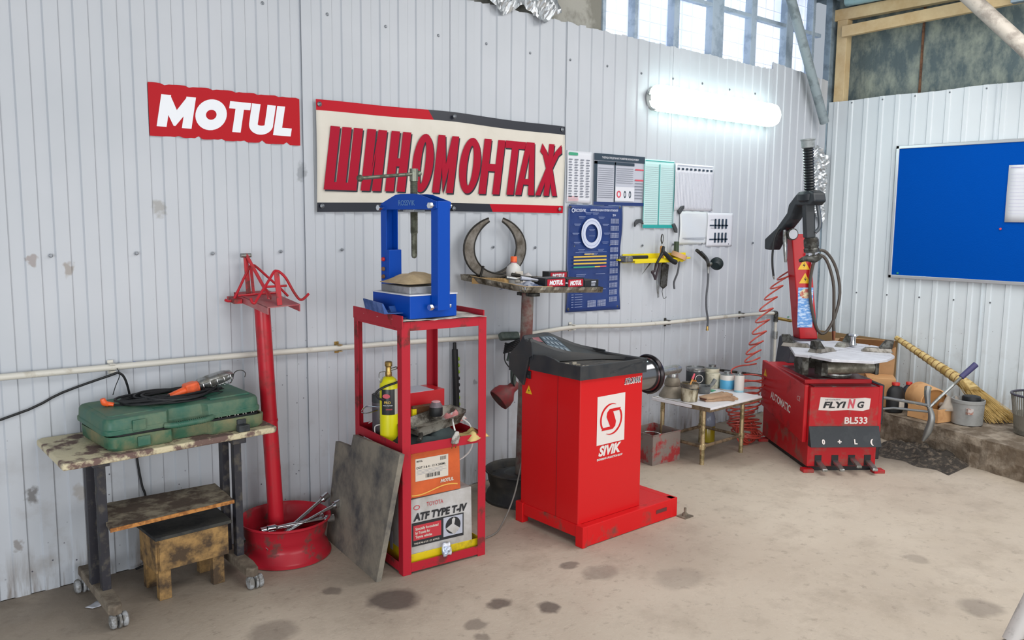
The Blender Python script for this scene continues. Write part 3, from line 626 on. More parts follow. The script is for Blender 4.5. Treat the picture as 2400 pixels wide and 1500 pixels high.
# ------------------------------------------------------------ inflator gun
t = thing('tyre_inflator', 'tyre inflator gun with black ribbed gauge and hanging hose', 'inflator', (5.08, -.045, 1.25))
b = MB(); b.tube([(-.135, -.012, .125), (-.06, -.014, .085), (0, -.012, .045), (.02, -.01, .0)], .013, 10, rs=[.012, .015, .014, .011]); b.build('body', 'dark_steel', t)
b = MB(); b.tube([(-.11, -.035, .115), (-.05, -.042, .07), (-.03, -.04, .03)], .007, 8); b.build('lever', 'dark_magnet', t)
b = MB(); prof = [(.0, -.036)]
for k in range(37):
    u = -1+2*k/36; prof.append((.050*math.sqrt(max(.12, 1-u*u*.72))*(1-.10*(k % 4 < 2)), .036*u))
prof.append((.0, .037)); GM = Matrix.Translation((.095, -.028, .02)) @ Matrix.Rotation(.5, 4, 'Z') @ Matrix.Rotation(1.15, 4, 'Y'); b.lathe(prof, 26, GM, caps=False); b.build('gauge', mat('gauge_green_black', '17262a', .4), t, sharp=25)
b = MB(); b.cyl((.02, -.01, .01), (.055, -.01, .02), .012); b.cyl((.015, -.01, .0), (.02, -.01, -.05), .009); b.build('fitting', 'steel', t)
b = MB(); b.tube([(.02, -.01, -.04), (.02, -.01, -.12), (.008, -.01, -.22), (.012, -.012, -.32), (.035, -.012, -.40), (.032, -.012, -.45)], .0075, 10); b.build('hose', 'grey_rubber', t)
b = MB(); b.lathe([(.006, 0), (.013, .004), (.009, .012), (.009, .035)], 12, Matrix.Translation((.032, -.012, -.485))); b.build('hose_end', 'brass', t)
# ------------------------------------------------------------ fluorescent lamp
t = thing('fluorescent_lamp', 'long glowing waterproof fluorescent lamp on the left wall', 'lamp', (4.40, 0, 2.42))
def stad(L_, r, n=10): return [(L_-r+r*math.cos(a), r*math.sin(a)) for a in [(-math.pi/2+math.pi*k/n) for k in range(n+1)]]+[(r+r*math.cos(a), r*math.sin(a)) for a in [(math.pi/2+math.pi*k/n) for k in range(n+1)]]
b = MB(); b.prism(stad(1.52, .083), 0, .05, facing((0, -.002, 0))); b.build('housing', mat('lamp_grey', 'c9cdca', .4), t, bevel=.006)
b = MB(); o_ = stad(1.52, .088); prof = [(0, 1), (.035, .99), (.065, .86), (.085, .55), (.092, .2)]
k = len(o_); vs = []
for h, s_ in prof:
    for x, y in o_:
        cx = min(max(x, .088), 1.52-.088); vs.append(tuple(facing((0, -.03, 0)) @ Vector((cx+(x-cx)*s_, y*s_, h))))
b.add(vs, [(j*k+i, j*k+(i+1) % k, (j+1)*k+(i+1) % k, (j+1)*k+i) for j in range(len(prof)-1) for i in range(k)]+[tuple((len(prof)-1)*k+i for i in range(k))], True)
mat('lamp_glow', 'e9fff9', .3, emit=7); b.build('diffuser', 'lamp_glow', t, sharp=180)
b = MB(); b.cyl((.0, -.035, .02), (-.015, -.035, .025), .012); b.cyl((.02, -.04, -.075), (.06, -.04, -.075), .008); b.build('cable_gland', 'steel', t)
# ------------------------------------------------------------ blue pin board on the right wall
t = thing('pin_board', 'large blue felt notice board in an aluminium frame', 'board', (XR-.004, -1.30, 1.14)); FB = facing((0, 0, 0), (0, -1, 0))
b = MB(); b.box(-.016, .0, -1.30, .655, .0, 1.062); b.build('felt', mat('blue_felt', '064fae', .9, bump=.25, bscale=150), t)
b = MB()
for (y0, y1, z0, z1) in ((-1.31, .665, 1.04, 1.065), (-1.31, .665, -.0, .026), (.64, .665, 0, 1.065), (-1.31, -1.285, 0, 1.065)): b.box(-.024, .0, y0, y1, z0, z1)
b.build('frame', mat('aluminium', 'c4c8cc', .35, .6), t, bevel=.003)
t = thing('notice_paper', 'white handwritten paper pinned on the blue board', 'paper', (XR-.028, -1.475, 1.60))
b = MB(); b.grid(6, 8, lambda u, v: (-.003*math.sin(3*u+4*v), -.30*u, .415*v)); b.build('sheet', 'paper_white', t, solid=.0008)
mat('ink_violet', '9c97c4', .6); b = MB()
for k in range(12): b.add([(-.005, -.02, .06+k*.026), (-.005, -.27, .06+k*.026), (-.005, -.27, .061+k*.026), (-.005, -.02, .061+k*.026)], [(0, 1, 2, 3)])
b.add([(-.0052, -.015, .395), (-.0052, -.1, .395), (-.0052, -.1, .399), (-.0052, -.015, .399)], [(0, 1, 2, 3)]); b.build('writing', 'ink_violet', t)
for y, z, m, lb in ((-1.45, 1.55, 'red_print', 'small pink push pin on the blue board below the paper'), (-.71, 1.18, 'green_print', 'small green push pin at the lower left of the blue board')):
    b = MB(); b.lathe([(.004, 0), (.009, .003), (.007, .010), (.0, .012)], 10, facing((XR-.0205, y, z), (0, -1, 0))); tag(b.build('push_pin', m), lb, 'pin')
# ============================================================ workbench with what lies on it
mat('bench_paint', 'c9bf9f', .55, dirt='6b5650', amt=.46, dscale=8, sharp=.08, bump=.5, bscale=60)
mat('bench_edge', 'd2c6a8', .5, dirt='74434a', amt=.6, dscale=13, sharp=.08, bump=.5)
mat('bench_steel', '24242c', .5, dirt='4a4640', amt=.3, dscale=20)
mat('dusty_steel', '7c7264', .8, dirt='5f554a', amt=.5, dscale=10)
mat('chip_top', '8c8472', .75, dirt='4c4036', amt=.55, dscale=9, sharp=.15, bump=.4)
mat('chip_edge', 'b57c40', .8, dirt='8a5a30', amt=.5, dscale=40)
mat('stool_wood', '9d7c4c', .85, dirt='4a3c2e', amt=.52, dscale=11, sharp=.2, bump=.5)
mat('stool_top', '3a3a36', .75, dirt='25272a', amt=.5, dscale=6)
mat('caster_grey', '9c9fa2', .4, dirt='6c6a66', amt=.45, dscale=30)
t = thing('workbench', 'cream painted workbench on black posts with caster feet', 'workbench', (1.075, -.23, 0))
MM = lambda: MB()
b = MB(); b.hexa([(-.43, -.235, .635), (.435, -.205, .635), (.435, .03, .635), (-.43, .222, .635)], [(-.43, -.235, .662), (.435, -.205, .662), (.435, .03, .662), (-.43, .222, .662)])
b = MB(); b.prism([(-.43, -.245), (-.40, -.25), (.425, -.20), (.437, -.185), (.437, .205), (.42, .222), (-.41, .222), (-.432, .20)], .637, .664); b.build('tabletop', 'bench_paint', t, bevel=.007, seg=3)
for sx, xx in ((-1, -.285), (1, .262)):
    foot = MB(); foot.prism([(-.055, .245), (-.02, .26), (.02, .25), (.028, -.24), (.018, -.30), (-.012, -.315), (-.03, -.29), (-.03, .1)] if False else [(-.028, .17), (.028, .17), (.030, -.24), (.020, -.315), (-.010, -.325), (-.028, -.30)], .058, .098, Matrix.Translation((xx, 0, 0)))
    ft = foot.build('foot_beam', 'dusty_steel', t, bevel=.006)
    for yy, n_ in ((-.045, 'post'), (-.135, 'post')):
        b = MB(); b.prism([(-.016, -.019), (.016, -.019), (.016, -.014), (-.011, -.014), (-.011, .014), (.016, .014), (.016, .019), (-.016, .019)], .096, .64, Matrix.Translation((xx+(.008 if yy < -.1 else -.012), yy, 0))); b.build(n_, 'bench_steel', t, bevel=.001)
    b = MB(); b.box(xx-.03, xx+.03, -.20, .10, .615, .637); b.build('top_bracket', 'bench_steel', t, bevel=.002)
    for yy, dx in ((-.30, .01), (.12, -.02)):
        c = MB()
        for k in (-1, 1): c.lathe([(.006, -.011), (.024, -.011), (.029, -.004), (.029, .006), (.022, .011), (.006, .011)], 20, Matrix.Translation((xx+dx+k*.021, yy, .0295)) @ Matrix.Rotation(math.pi/2, 4, 'Y'))
        w_ = c.build('caster_wheel', 'caster_grey', t)
        c = MB(); c.lathe([(.030, -.003), (.0315, 0), (.030, .006)], 20, Matrix.Translation((xx+dx, yy, .030)) @ Matrix.Rotation(math.pi/2, 4, 'Y')); c.cyl((xx+dx, yy, .03), (xx+dx, yy, .062), .009); c.build('caster_hood', 'caster_grey', w_)
b = MB(); b.prism([(-.275, -.24), (.225, -.21), (.245, .06), (-.255, .085)], .362, .378); sh = b.build('lower_shelf', 'chip_top', t, bevel=.002)
b = MB(); b.prism([(-.276, -.2435), (.226, -.2135), (.226, -.209), (-.276, -.239)], .3625, .3775); b.build('shelf_edge', 'chip_edge', sh)
# stool
t = thing('stool', 'small chipboard stool with a black top under the workbench', 'stool', (1.10, -.30, 0), .03)
b = MB(); b.prism([(-.125, -.115), (.20, -.11), (.215, .10), (-.13, .105)], .262, .276); b.build('seat', 'stool_top', t, bevel=.002)
for x, y, s1, s2 in ((-.088, -.085, 1, 1), (.140, -.08, 1, 1), (-.088, .075, 1, 1), (.140, .075, 1, 1)):
    b = MB(); b.box(x-.025, x+.025, y-.018, y+.018, 0, .262); b.build('leg', 'stool_wood', t, bevel=.003)
b = MB(); b.box(-.11, .18, -.112, -.104, .13, .262); b.build('apron', 'stool_wood', t, bevel=.001)
b = MB(); b.box(-.122, -.114, -.10, .095, .12, .262); b.build('apron', 'stool_wood', t, bevel=.001)
b = MB(); b.box(-.11, .18, .094, .102, .13, .262); b.build('apron', 'stool_wood', t, bevel=.001)
# green tool case, ajar
mat('case_green', '2a5d4c', .45, dirt='667760', amt=.3, dscale=9, sharp=.3); mat('case_green_low', '33614b', .55, dirt='7d7a5a', amt=.45, dscale=8, sharp=.25); mat('case_black', '15171a', .6)
t = thing('tool_case', 'scuffed green plastic tool case lying ajar on the workbench', 'tool case', (1.135, -.235, .665), .075)
def shell(W, D, z0, z1, ins, notch, tilt=0):
    pts = []
    for (cx, cy, a0) in ((W/2-.04, D/2-.04, 0), (-W/2+.04, D/2-.04, 1), (-W/2+.04, -D/2+.04, 2), (W/2-.04, -D/2+.04, 3)):
        for k in range(5):
            a = (a0+k/4)*math.pi/2; pts.append((cx+.04*math.cos(a), cy+.04*math.sin(a)))
        if a0 == 2 and notch: pts += [(-.09, -D/2), (-.07, -D/2+.032), (.07, -D/2+.032), (.09, -D/2)]
    return pts
W, D = .66, .36
lo = shell(W, D, 0, 0, 0, True)
b = MB(); k = len(lo); lay = [(.93, 0), (.985, .012), (1, .05), (1.0, .058), (.95, .058), (.95, .02)]
def loft(b, pts, lay, cap0=True, cap1=True, M=None):
    k = len(pts); vs = []
    for s_, z in lay:
        for x, y in pts: vs.append((x*(1-(1-s_)*.55), y*s_, z))
    fs = [(j*k+i, j*k+(i+1) % k, (j+1)*k+(i+1) % k, (j+1)*k+i) for j in range(len(lay)-1) for i in range(k)]
    if cap0: fs.append(tuple(reversed(range(k))))
    if cap1: fs.append(tuple((len(lay)-1)*k+i for i in range(k)))
    b.add(vs, fs, True, M)
loft(b, lo, lay); b.build('lower_shell', 'case_green_low', t, bevel=.002)
b = MB(); loft(b, [(x*.94, y*.92) for x, y in lo], [(1, .02), (1, .064)]); b.build('tool_tray', 'case_black', t)
TL = Matrix.Translation((-.012, .01, .070)) @ Matrix.Rotation(.035, 4, 'X') @ Matrix.Rotation(-.014, 4, 'Y')
b = MB(); loft(b, lo, [(.95, .004), (1, .004), (1, .022), (.975, .024), (.965, .055), (.93, .067), (.85, .070)], M=TL); up_ = b.build('lid', 'case_green', t, bevel=.003)
b = MB(); b.box(-.30, -.12, -.13, .14, .060, .073, TL); b.build('lid_panel', 'case_green', up_, bevel=.003); b = MB(); b.box(.12, .30, -.12, .14, .060, .076, TL); b.build('lid_panel', 'case_green', up_, bevel=.003)
b = MB(); b.tube([tuple(TL @ Vector(p)) for p in ((-.10, -.18, .012), (-.06, -.197, .010), (.06, -.197, .010), (.10, -.18, .012))], .012, 10)
for q in range(14): b.lathe([(.0135, -.002), (.0145, 0), (.0135, .002)], 10, TL @ Matrix.Translation((-.055+q*.0088, -.196, .010)) @ Matrix.Rotation(math.pi/2, 4, 'Y'), caps=False)
b.build('handle', 'case_green', t)
for x, o_ in ((-.20, 0), (.21, 1)):
    b = MB()
    if o_: b.box(x-.025, x+.025, -.215, -.185, -.0, .028); b.box(x-.02, x+.02, -.19, -.178, .028, .05)
    else: b.box(x-.025, x+.025, -.188, -.178, .010, .05); b.box(x-.026, x+.026, -.186, -.172, .012, .055, TL)
    b.build('latch', 'plastic_black' if o_ else 'case_green', t, bevel=.003)
rr = random.Random(2)
for k in range(16):
    x = -.28+k*.037; y = -.155+(.02 if abs(x) < .1 else 0)
    b = MB(); b.pipe((x, y-.005, .066), (x+rr.uniform(-.01, .01), y+.05, .068), .007+.003*rr.random(), .004, 10) if abs(x) > .1 else b.cyl((x, y+.02, .066), (x+.01, y+.07, .067), .004)
    b.build('socket', 'chrome', t)
# inspection lamp and its cable
t = thing('inspection_lamp', 'orange handled inspection lamp with wire hook lying on the coiled cable', 'lamp', (1.22, -.21, .83), .07)
b = MB(); b.tube([(-.165, -.02, -.030), (-.12, -.02, -.018), (-.05, -.015, .0), (-.02, -.01, .006), (.02, -.01, .012)], .018, 12, rs=[.010, .015, .018, .021, .028]); mat('orange_plastic', 'e8602c', .35, dirt='b84a26', amt=.3); b.build('handle', 'orange_plastic', t)
b = MB(); b.M = Matrix.Translation((-.005, -.01, .008)) @ Matrix.Rotation(-.16, 4, 'Y'); b.box(-.035, .025, -.027, .027, -.022, .028); b.build('switch_housing', 'orange_plastic', t, bevel=.010)
b = MB(); b.box(-.015, .01, -.036, -.026, -.022, .0); b.build('rocker', 'red_paint', t, bevel=.002)
MR = Matrix.Translation((.02, -.01, .012)) @ Matrix.Rotation(math.pi/2-.2, 4, 'Y') @ Matrix.Rotation(2.4, 4, 'Z')
b = MB(); b.lathe([(.026, 0), (.033, .012), (.035, .06), (.034, .12), (.026, .155), (.010, .168), (.0, .17)], 20, MR, a0=-1.9, a1=1.9, caps=False); b.build('reflector', 'steel', t, solid=.0015)
b = MB()
for k in range(5): b.tube([tuple(MR @ Vector((.032*math.cos(a), .032*math.sin(a), .015+k*.032))) for a in (1.9, 2.5, math.pi, 3.8, 4.4)], .0016, 6)
b.tube([tuple(MR @ Vector((-.032, 0, z))) for z in (.0, .07, .14)]+[tuple(MR @ Vector((0, 0, .172)))], .0016, 6); b.build('wire_guard', 'chrome', t)
b = MB(); b.tube([tuple(MR @ Vector(p)) for p in ((.0, 0, .168), (.012, 0, .19), (.006, 0, .215), (-.012, 0, .222), (-.03, 0, .21))], .002, 6); b.build('hook', 'dark_steel', t)
t = thing('cable_coil', 'coil of black rubber cable on the green tool case', 'cable', (1.13, -.21, .80), .07)
rr = random.Random(6); pts = []
for k in range(15*12):
    a = k/12*2*math.pi; loop = k//12; ex = .165+.055*math.sin(loop*2.3); ey = .092+.028*math.sin(loop*1.7+1)
    pts.append((ex*math.cos(a)+.03*math.sin(loop*1.1), ey*math.sin(a)+.012*math.cos(loop*1.9), .0075+.0022*loop+.004*math.sin(a*2+loop)))
pts = pts[:130]
b = MB(); b.tube(pts, .0052, 6, sub=2); b.tube([(-.155, 0, .006), (-.185, -.01, .004), (-.21, -.015, .006), (-.235, .0, .010)], .0045, 6); b.build('cable', 'rubber_black', t)
b = MB(); b.cyl((-.235, .0, .012), (-.255, .012, .016), .008, .010); b.tube([(-.253, .011, .014), (-.268, .012, .022), (-.274, .012, .040)], .011, 10, rs=[.010, .013, .010]); b.build('plug', 'orange_plastic', t)
# scrap of paper
b = MB(); b.grid(5, 5, lambda u, v: (.735+.055*u+.02*v, -.285+.035*u-.035*v-.02*u*v, .004+.006*abs(u-.5)+.003*v)); tag(b.build('paper_scrap', 'paper_white', solid=.0008), 'scrap of pale paper on the floor by the workbench foot', 'paper')
# ============================================================ red rim stand
mat('rim_red', 'a41c2b', .42, dirt='6d3b38', amt=.24, dscale=13, sharp=.08, coat=.15)
def rim_profile(R, H_):
    o = [(R*.93, .0), (R*1.0, .004), (R*1.0, .014), (R*.955, .022), (R*.93, .045), (R*.865, .06), (R*.85, .085), (R*.875, .10), (R*.905, .12), (R*.93, H_-.022), (R*.955, H_-.015), (R*1.0, H_-.010), (R*1.0, H_-.002), (R*.985, H_)]
    i = [(R*.96, H_-.004), (R*.925, H_-.018), (R*.89, .118), (R*.86, .10), (R*.83, .085), (R*.845, .058), (R*.905, .043), (R*.90, .004)]
    return o+i+[o[0]]
def wheel_disc(mb, R, z, M=None, n=40):
    mb.lathe([(R*.84, z-.010), (R*.80, z+.004), (R*.68, z+.006), (R*.60, z+.016), (R*.46, z+.020), (R*.40, z+.012), (R*.20, z+.010), (R*.16, z+.010), (R*.16, z+.004), (R*.20, z+.004), (R*.40, z+.006), (R*.46, z+.014), (R*.60, z+.010), (R*.68, z), (R*.80, z-.002), (R*.84, z-.016)], n, M, caps=False)
t = thing('tyre_stand', 'red tyre inspection stand welded on a red wheel rim', 'stand', (1.612, -.262, 0))
b = MB(); b.lathe(rim_profile(.211, .185), 48, caps=False); b.build('wheel_rim', 'rim_red', t)
b = MB(); wheel_disc(b, .208, .055); b.build('rim_disc', 'rim_red', t)
WM = Matrix.Translation((-1.612, .262, 0))
b = MB(); b.M = WM; b.cyl((1.592, -.215, .058), (1.556, -.19, 1.195), .0365, .0355, 28); b.build('pole', 'red_paint', t)
b = MB(); b.M = WM; b.cyl((1.5745, -.2025, .632), (1.5741, -.2022, .642), .0382, n=28); b.build('pole_weld', 'red_paint', t)
C4 = [(1.535, -.30, 1.182), (1.705, -.275, 1.184), (1.665, -.02, 1.232), (1.487, -.035, 1.232)]
b = MB(); b.M = WM; dz = lambda p, d: (p[0], p[1], p[2]+d)
b.hexa([dz(p, -.005) for p in C4], C4)
b.hexa([dz(C4[0], -.034), (C4[0][0]+.005, C4[0][1], C4[0][2]-.034), (C4[3][0]+.005, C4[3][1], C4[3][2]-.034), dz(C4[3], -.034)], [C4[0], (C4[0][0]+.005, C4[0][1], C4[0][2]), (C4[3][0]+.005, C4[3][1], C4[3][2]), C4[3]])
b.hexa([(C4[1][0]-.005, C4[1][1], C4[1][2]-.034), dz(C4[1], -.034), dz(C4[2], -.034), (C4[2][0]-.005, C4[2][1], C4[2][2]-.034)], [(C4[1][0]-.005, C4[1][1], C4[1][2]), C4[1], C4[2], (C4[2][0]-.005, C4[2][1], C4[2][2])])
b.build('channel', mat('red_dull', 'a23c46', .6, dirt='aa8683', amt=.3, dscale=5, sharp=.4), t)
def tb(name, pts, r, m='red_paint', **k):
    b = MB(); b.M = WM; b.tube(pts, r, 8, **k); return b.build(name, m, t)
def bar(name, p, q, w_, d_, m='red_worn'):
    b = MB(); b.M = WM; v = Vector(q)-Vector(p); b.box(0, v.length, -d_/2, d_/2, -w_/2, w_/2, frame(p, v, (1, 0, 0))); return b.build(name, m, t, bevel=.001)
Y = -.285
bar('upright', (1.600, Y, 1.186), (1.588, Y, 1.343), .024, .006)
tb('front_hook', [(1.465, Y, 1.226), (1.470, Y, 1.208), (1.482, Y, 1.202), (1.496, Y, 1.222), (1.548, Y, 1.296), (1.576, Y, 1.338), (1.590, Y, 1.342), (1.604, Y, 1.336), (1.632, Y, 1.309), (1.666, Y, 1.249), (1.692, Y, 1.212), (1.708, Y, 1.205), (1.725, Y, 1.214), (1.744, Y, 1.231)], .0062)
tb('cross_rod', [(1.538, Y+.006, 1.272), (1.59, Y+.006, 1.272), (1.637, Y+.004, 1.273)], .0055)
Y = -.08
bar('upright', (1.540, Y, 1.225), (1.531, Y, 1.41), .022, .006); bar('upright', (1.560, Y-.01, 1.225), (1.551, Y-.01, 1.35), .014, .005)
b = MB(); b.M = WM; b.cyl((1.508, Y, 1.405), (1.556, Y, 1.405), .010); b.build('pivot_bolt', 'steel', t)
tb('lever', [(1.534, -.08, 1.41), (1.552, -.12, 1.345), (1.575, -.17, 1.265), (1.585, -.205, 1.225), (1.583, -.21, 1.207)], .008, 'red_worn', rs=[.008, .008, .008, .011, .010])
tb('rear_hook', [(1.427, Y, 1.203), (1.447, Y, 1.196), (1.468, Y, 1.205), (1.486, Y, 1.235), (1.545, Y, 1.345), (1.564, Y, 1.358), (1.582, Y, 1.350), (1.637, Y, 1.300), (1.690, Y, 1.252), (1.736, Y, 1.205)], .0062)
tb('cross_rod', [(1.487, Y-.006, 1.22), (1.58, Y-.03, 1.226), (1.68, Y-.01, 1.226)], .0055)
bar('side_bracket', (1.475, -.03, 1.205), (1.475, -.115, 1.195), .04, .02)
# wheel wrenches in the rim
def cross(name, label, c, ax, bx, L1, L2):
    t = thing(name, label, 'wrench', c); ax = Vector(ax).normalized(); bx = Vector(bx).normalized()
    for d, L_, nm in ((ax, L1, 'bar'), (bx, L2, 'bar')):
        b = MB(); b.cyl(tuple(-d*L_*.45), tuple(d*L_*.55), .0088, n=12); o = b.build(nm, 'chrome', t)
        for s_ in (-.45, .55):
            e = d*L_*s_; f_ = d*(L_*s_+(.035 if s_ > 0 else -.035)); q = MB(); q.pipe(tuple(e), tuple(f_), .0175, .0115, 16); q.cyl(tuple(e-d*.012*(1 if s_ > 0 else -1)), tuple(e+d*.004*(1 if s_ > 0 else -1)), .009, .0165, 12); q.build('socket', 'chrome', o)
    return t
cross('lug_wrench', 'chrome cross wrench leaning out of the right side of the red rim', (1.635, -.315, .155), (.80, .22, .33), (-.80, -.04, .02), .34, .25)
cross('lug_wrench', 'second chrome cross wrench, lowest in the red rim', (1.665, -.345, .160), (.85, .07, .22), (-.55, .05, .02), .32, .25)
# ============================================================ fibreboards leaning on the cart
mat('hardboard', '827c70', .85, dirt='48484a', amt=.38, dscale=6, sharp=.25, bump=.2); mat('hardboard_edge', '3d4650', .85)
def lean_board(label, pts, thick, nrm):
    n_ = Vector(nrm).normalized()*thick; b = MB(); lo_ = [Vector(p) for p in pts]; k = len(lo_); vs = [tuple(p) for p in lo_]+[tuple(p+n_) for p in lo_]
    b.add(vs, [tuple(range(k)), tuple(reversed(range(k, 2*k)))]+[(i, (i+1) % k, k+(i+1) % k, k+i) for i in range(k)]); return b
o = lean_board('', [(1.843, -.222, 0), (1.777, -.810, 0), (1.843, -.904, .585), (1.895, -.414, .561), (1.888, -.401, .500), (1.907, -.215, .485)], .024, (1, -.112, -.13)).build('fibreboard', 'hardboard', bevel=.001); tag(o, 'dark grey stained board leaning on the left side of the red cart', 'board')
# ============================================================ red cart
CZ = -.085; CX0, CY0 = 1.90, -.835
CM = Matrix.Translation((CX0, CY0, 0)) @ Matrix.Rotation(CZ, 4, 'Z')
def cw(x, y, z): return tuple(CM @ Vector((x, y, z)))
t = thing('tool_cart', 'tall red angle iron cart with three open levels', 'cart', (CX0, CY0, 0), CZ)
W, D, Ht = .437, .485, 1.14; a_ = .042; th = .004
mat('cart_red', 'a81e2e', .5, dirt='70302f', amt=.22, dscale=8, sharp=.08)
for x, y, sx, sy in ((0, 0, 1, 1), (W, 0, -1, 1), (0, D, 1, -1), (W, D, -1, -1)):
    b = MB(); xa, xb = sorted((x, x+sx*a_)); ya, yb = sorted((y, y+sy*th)); b.box(xa, xb, ya, yb, 0, Ht)
    xa, xb = sorted((x, x+sx*th)); ya, yb = sorted((y+sy*th, y+sy*a_)); b.box(xa, xb, ya, yb, 0, Ht); b.build('leg', 'cart_red', t, bevel=.001)
def rails(z0, z1, nm, yfront=True, side_z=0):
    for (x0, x1, y0, y1, n2) in ((a_, W-a_, 0, th, 'front'), (a_, W-a_, D-th, D, 'rear')):
        b = MB(); b.box(x0 if n2 else x0, x1, y0, y1, z0, z1); b.build(nm, 'cart_red', t, bevel=.001)
    for x in (0, W-th):
        b = MB(); b.box(x, x+th, a_ if side_z == 0 else -.002, D-(a_ if side_z == 0 else -.002), z0+side_z, z1+side_z); b.build(nm, 'cart_red', t, bevel=.001)
rails(1.10, Ht, 'top_rail'); rails(.553, .595, 'middle_rail'); rails(.01, .052, 'bottom_rail')
b = MB(); b.box(-.003, .003, -.01, D, 1.112, 1.168); b.build('side_lip', 'cart_red', t, bevel=.001)
b = MB(); b.box(W-.004, W+.002, .02, D, 1.13, 1.168); b.build('side_lip', 'cart_red', t, bevel=.001)
b = MB(); b.box(.004, W-.004, .004, D-.004, 1.136, 1.142); b.build('top_plate', 'dark_steel', t)
b = MB(); b.box(.004, W-.004, .004, D-.004, .553, .557); b.build('shelf_plate', 'cart_red', t)
b = MB(); b.box(.004, W-.004, .004, D-.004, .010, .014); b.build('shelf_plate', 'cart_red', t)
mat('newsprint', 'c3c0b8', .8, dirt='8f8c88', amt=.45, dscale=14); b = MB(); rr = random.Random(12)
b.grid(12, 10, lambda u, v: (*cw(-.0+.43*u+.004*math.sin(20*v), -.012+.43*v, 1.1445+.002*math.sin(11*u+7*v)+.0015*math.sin(30*u))[:3],)); tag(b.build('newspaper', 'newsprint', solid=.0012), 'dirty sheet of newspaper under the blue press on the cart top', 'paper')
# ------------------------------------------------------------ blue press
PX, PY, PZ = 1.948, -.828, 1.149
t = thing('tyre_press', 'blue ROSSVIK screw press standing on the red cart', 'press', (PX, PY, PZ))
b = MB(); b.box(0, .25, 0, .31, 0, .10); base = b.build('base_box', 'blue_paint', t, bevel=.003)
b = MB(); b.box(-.003, .253, -.003, .313, .1, .105); b.build('base_plate', 'paper_white', base, bevel=.001)
b = MB(); b.box(.022, .235, .035, .27, .105, .137); b.build('heating_plate', mat('aluminium_block', 'a5a8ac', .4, .5, dirt='84868a', amt=.4), t, bevel=.003)
def uch(name, x0, x1, y0, y1, z0, z1, open_, m='blue_paint', k=.005):
    b = MB()
    b.box(x0, x0+k, y0, y1, z0, z1); b.box(x1-k, x1, y0, y1, z0, z1)
    if open_ > 0: b.box(x0+k, x1-k, y0, y0+k, z0, z1)
    else: b.box(x0+k, x1-k, y1-k, y1, z0, z1)
    return b.build(name, m, t, bevel=.0015)
TW = Matrix.Translation((.142, -.0, 0)) @ Matrix.Rotation(.11, 4, 'Z')
fp = MB(); 
def chan(mx0, mx1, y0, y1, z0, z1, op):
    b = MB(); k = .005; b.M = TW
    b.box(mx0, mx0+k, y0, y1, z0, z1); b.box(mx1-k, mx1, y0, y1, z0, z1)
    b.box(mx0+k, mx1-k, (y0 if op > 0 else y1-k), (y0+k if op > 0 else y1), z0, z1); return b
chan(-.036, .034, -.048, -.002, .035, .510, 1).build('front_post', 'blue_paint', t, bevel=.0015)
rp = chan(-.036, .034, .312, .352, .0, .490, -1).build('rear_post', 'blue_paint', t, bevel=.0015)
b = MB(); b.M = TW; b.box(-.038, .034, .288, .312, .105, .29); cb = b.build('control_box', 'blue_paint', rp, bevel=.002)
for z in (.165, .20, .245):
    b = MB(); b.M = TW; b.lathe([(.010, 0), (.010, .006), (.007, .010)], 14, Matrix.Translation((-.0375, .33, z)) @ Matrix.Rotation(-math.pi/2, 4, 'Y')); b.build('button', mat('button_red', 'b3242c', .35) if z > .2 else 'rust', rp)
# crossbeam: two arched plates
for sx in (-.042, .036):
    b = MB(); M = TW @ Matrix(((0, 0, 1, sx), (1, 0, 0, 0), (0, 1, 0, 0), (0, 0, 0, 1)))
    b.prism([(-.045, .478), (-.02, .472), (.0, .474), (.31, .474), (.33, .470), (.345, .478), (.345, .500), (.235, .540), (.20, .543), (.11, .543), (.075, .540), (-.045, .508)], 0, .006, M)
    b.build('crossbeam_plate', 'blue_paint', t, bevel=.001)
text('lettering', 'ROSSVIK', mat('pale_blue_print', '5d86b8', .5), TW @ facing((-.0425, .155, .492), (0, -1, 0)), t, h=.024, w=.115, bold=.01, align='CENTER')
b = MB(); b.M = TW
for y, z, xx in ((-.025, .490, 1), (.332, .482, 1)): b.cyl((-.065, y, z), (.058, y, z), .0095, n=12)
b.build('clamp_bolt', 'chrome', t)
b = MB(); b.M = TW; b.cyl((-.055, -.025, .050), (.055, -.025, .050), .0095, n=12); b.build('clamp_bolt', 'chrome', t)
for y, z in ((-.025, .490), (.332, .482), (-.025, .05)):
    b = MB(); b.M = TW; b.cyl((-.068, y, z), (-.052, y, z), .0145, n=6); b.build('nut', 'chrome', t, bevel=.001)
b = MB(); b.M = TW; b.box(-.035, .035, .12, .19, .462, .474); b.build('nut_plate', 'steel', t, bevel=.002)
mat('screw_olive', '7c8074', .4, .75, dirt='5c5e52', amt=.45, dscale=20)
b = MB(); b.M = TW
prof = [(.001, .255), (.010, .258), (.0135, .268), (.0135, .365), (.0155, .368)]; z = .37
while z < .60: prof += [(.0155, z), (.0175, z+.0022), (.0155, z+.0044)]; z += .0046
prof += [(.0125, z), (.0125, z+.004)]
b.lathe(prof, 18, Matrix.Translation((0, .155, 0))); b.cyl((0, .155, z), (0, .155, .655), .019); sc = b.build('screw', 'screw_olive', t)
b = MB(); b.M = TW @ Matrix.Translation((0, .155, .632)) @ Matrix.Rotation(-.10, 4, 'Y'); b.cyl((-.285, .012, -.002), (.022, -.004, 0), .0078); b.sphere((-.287, .012, -.002), .015); b.sphere((.025, -.004, 0), .014); b.build('handle_bar', 'screw_olive', t)
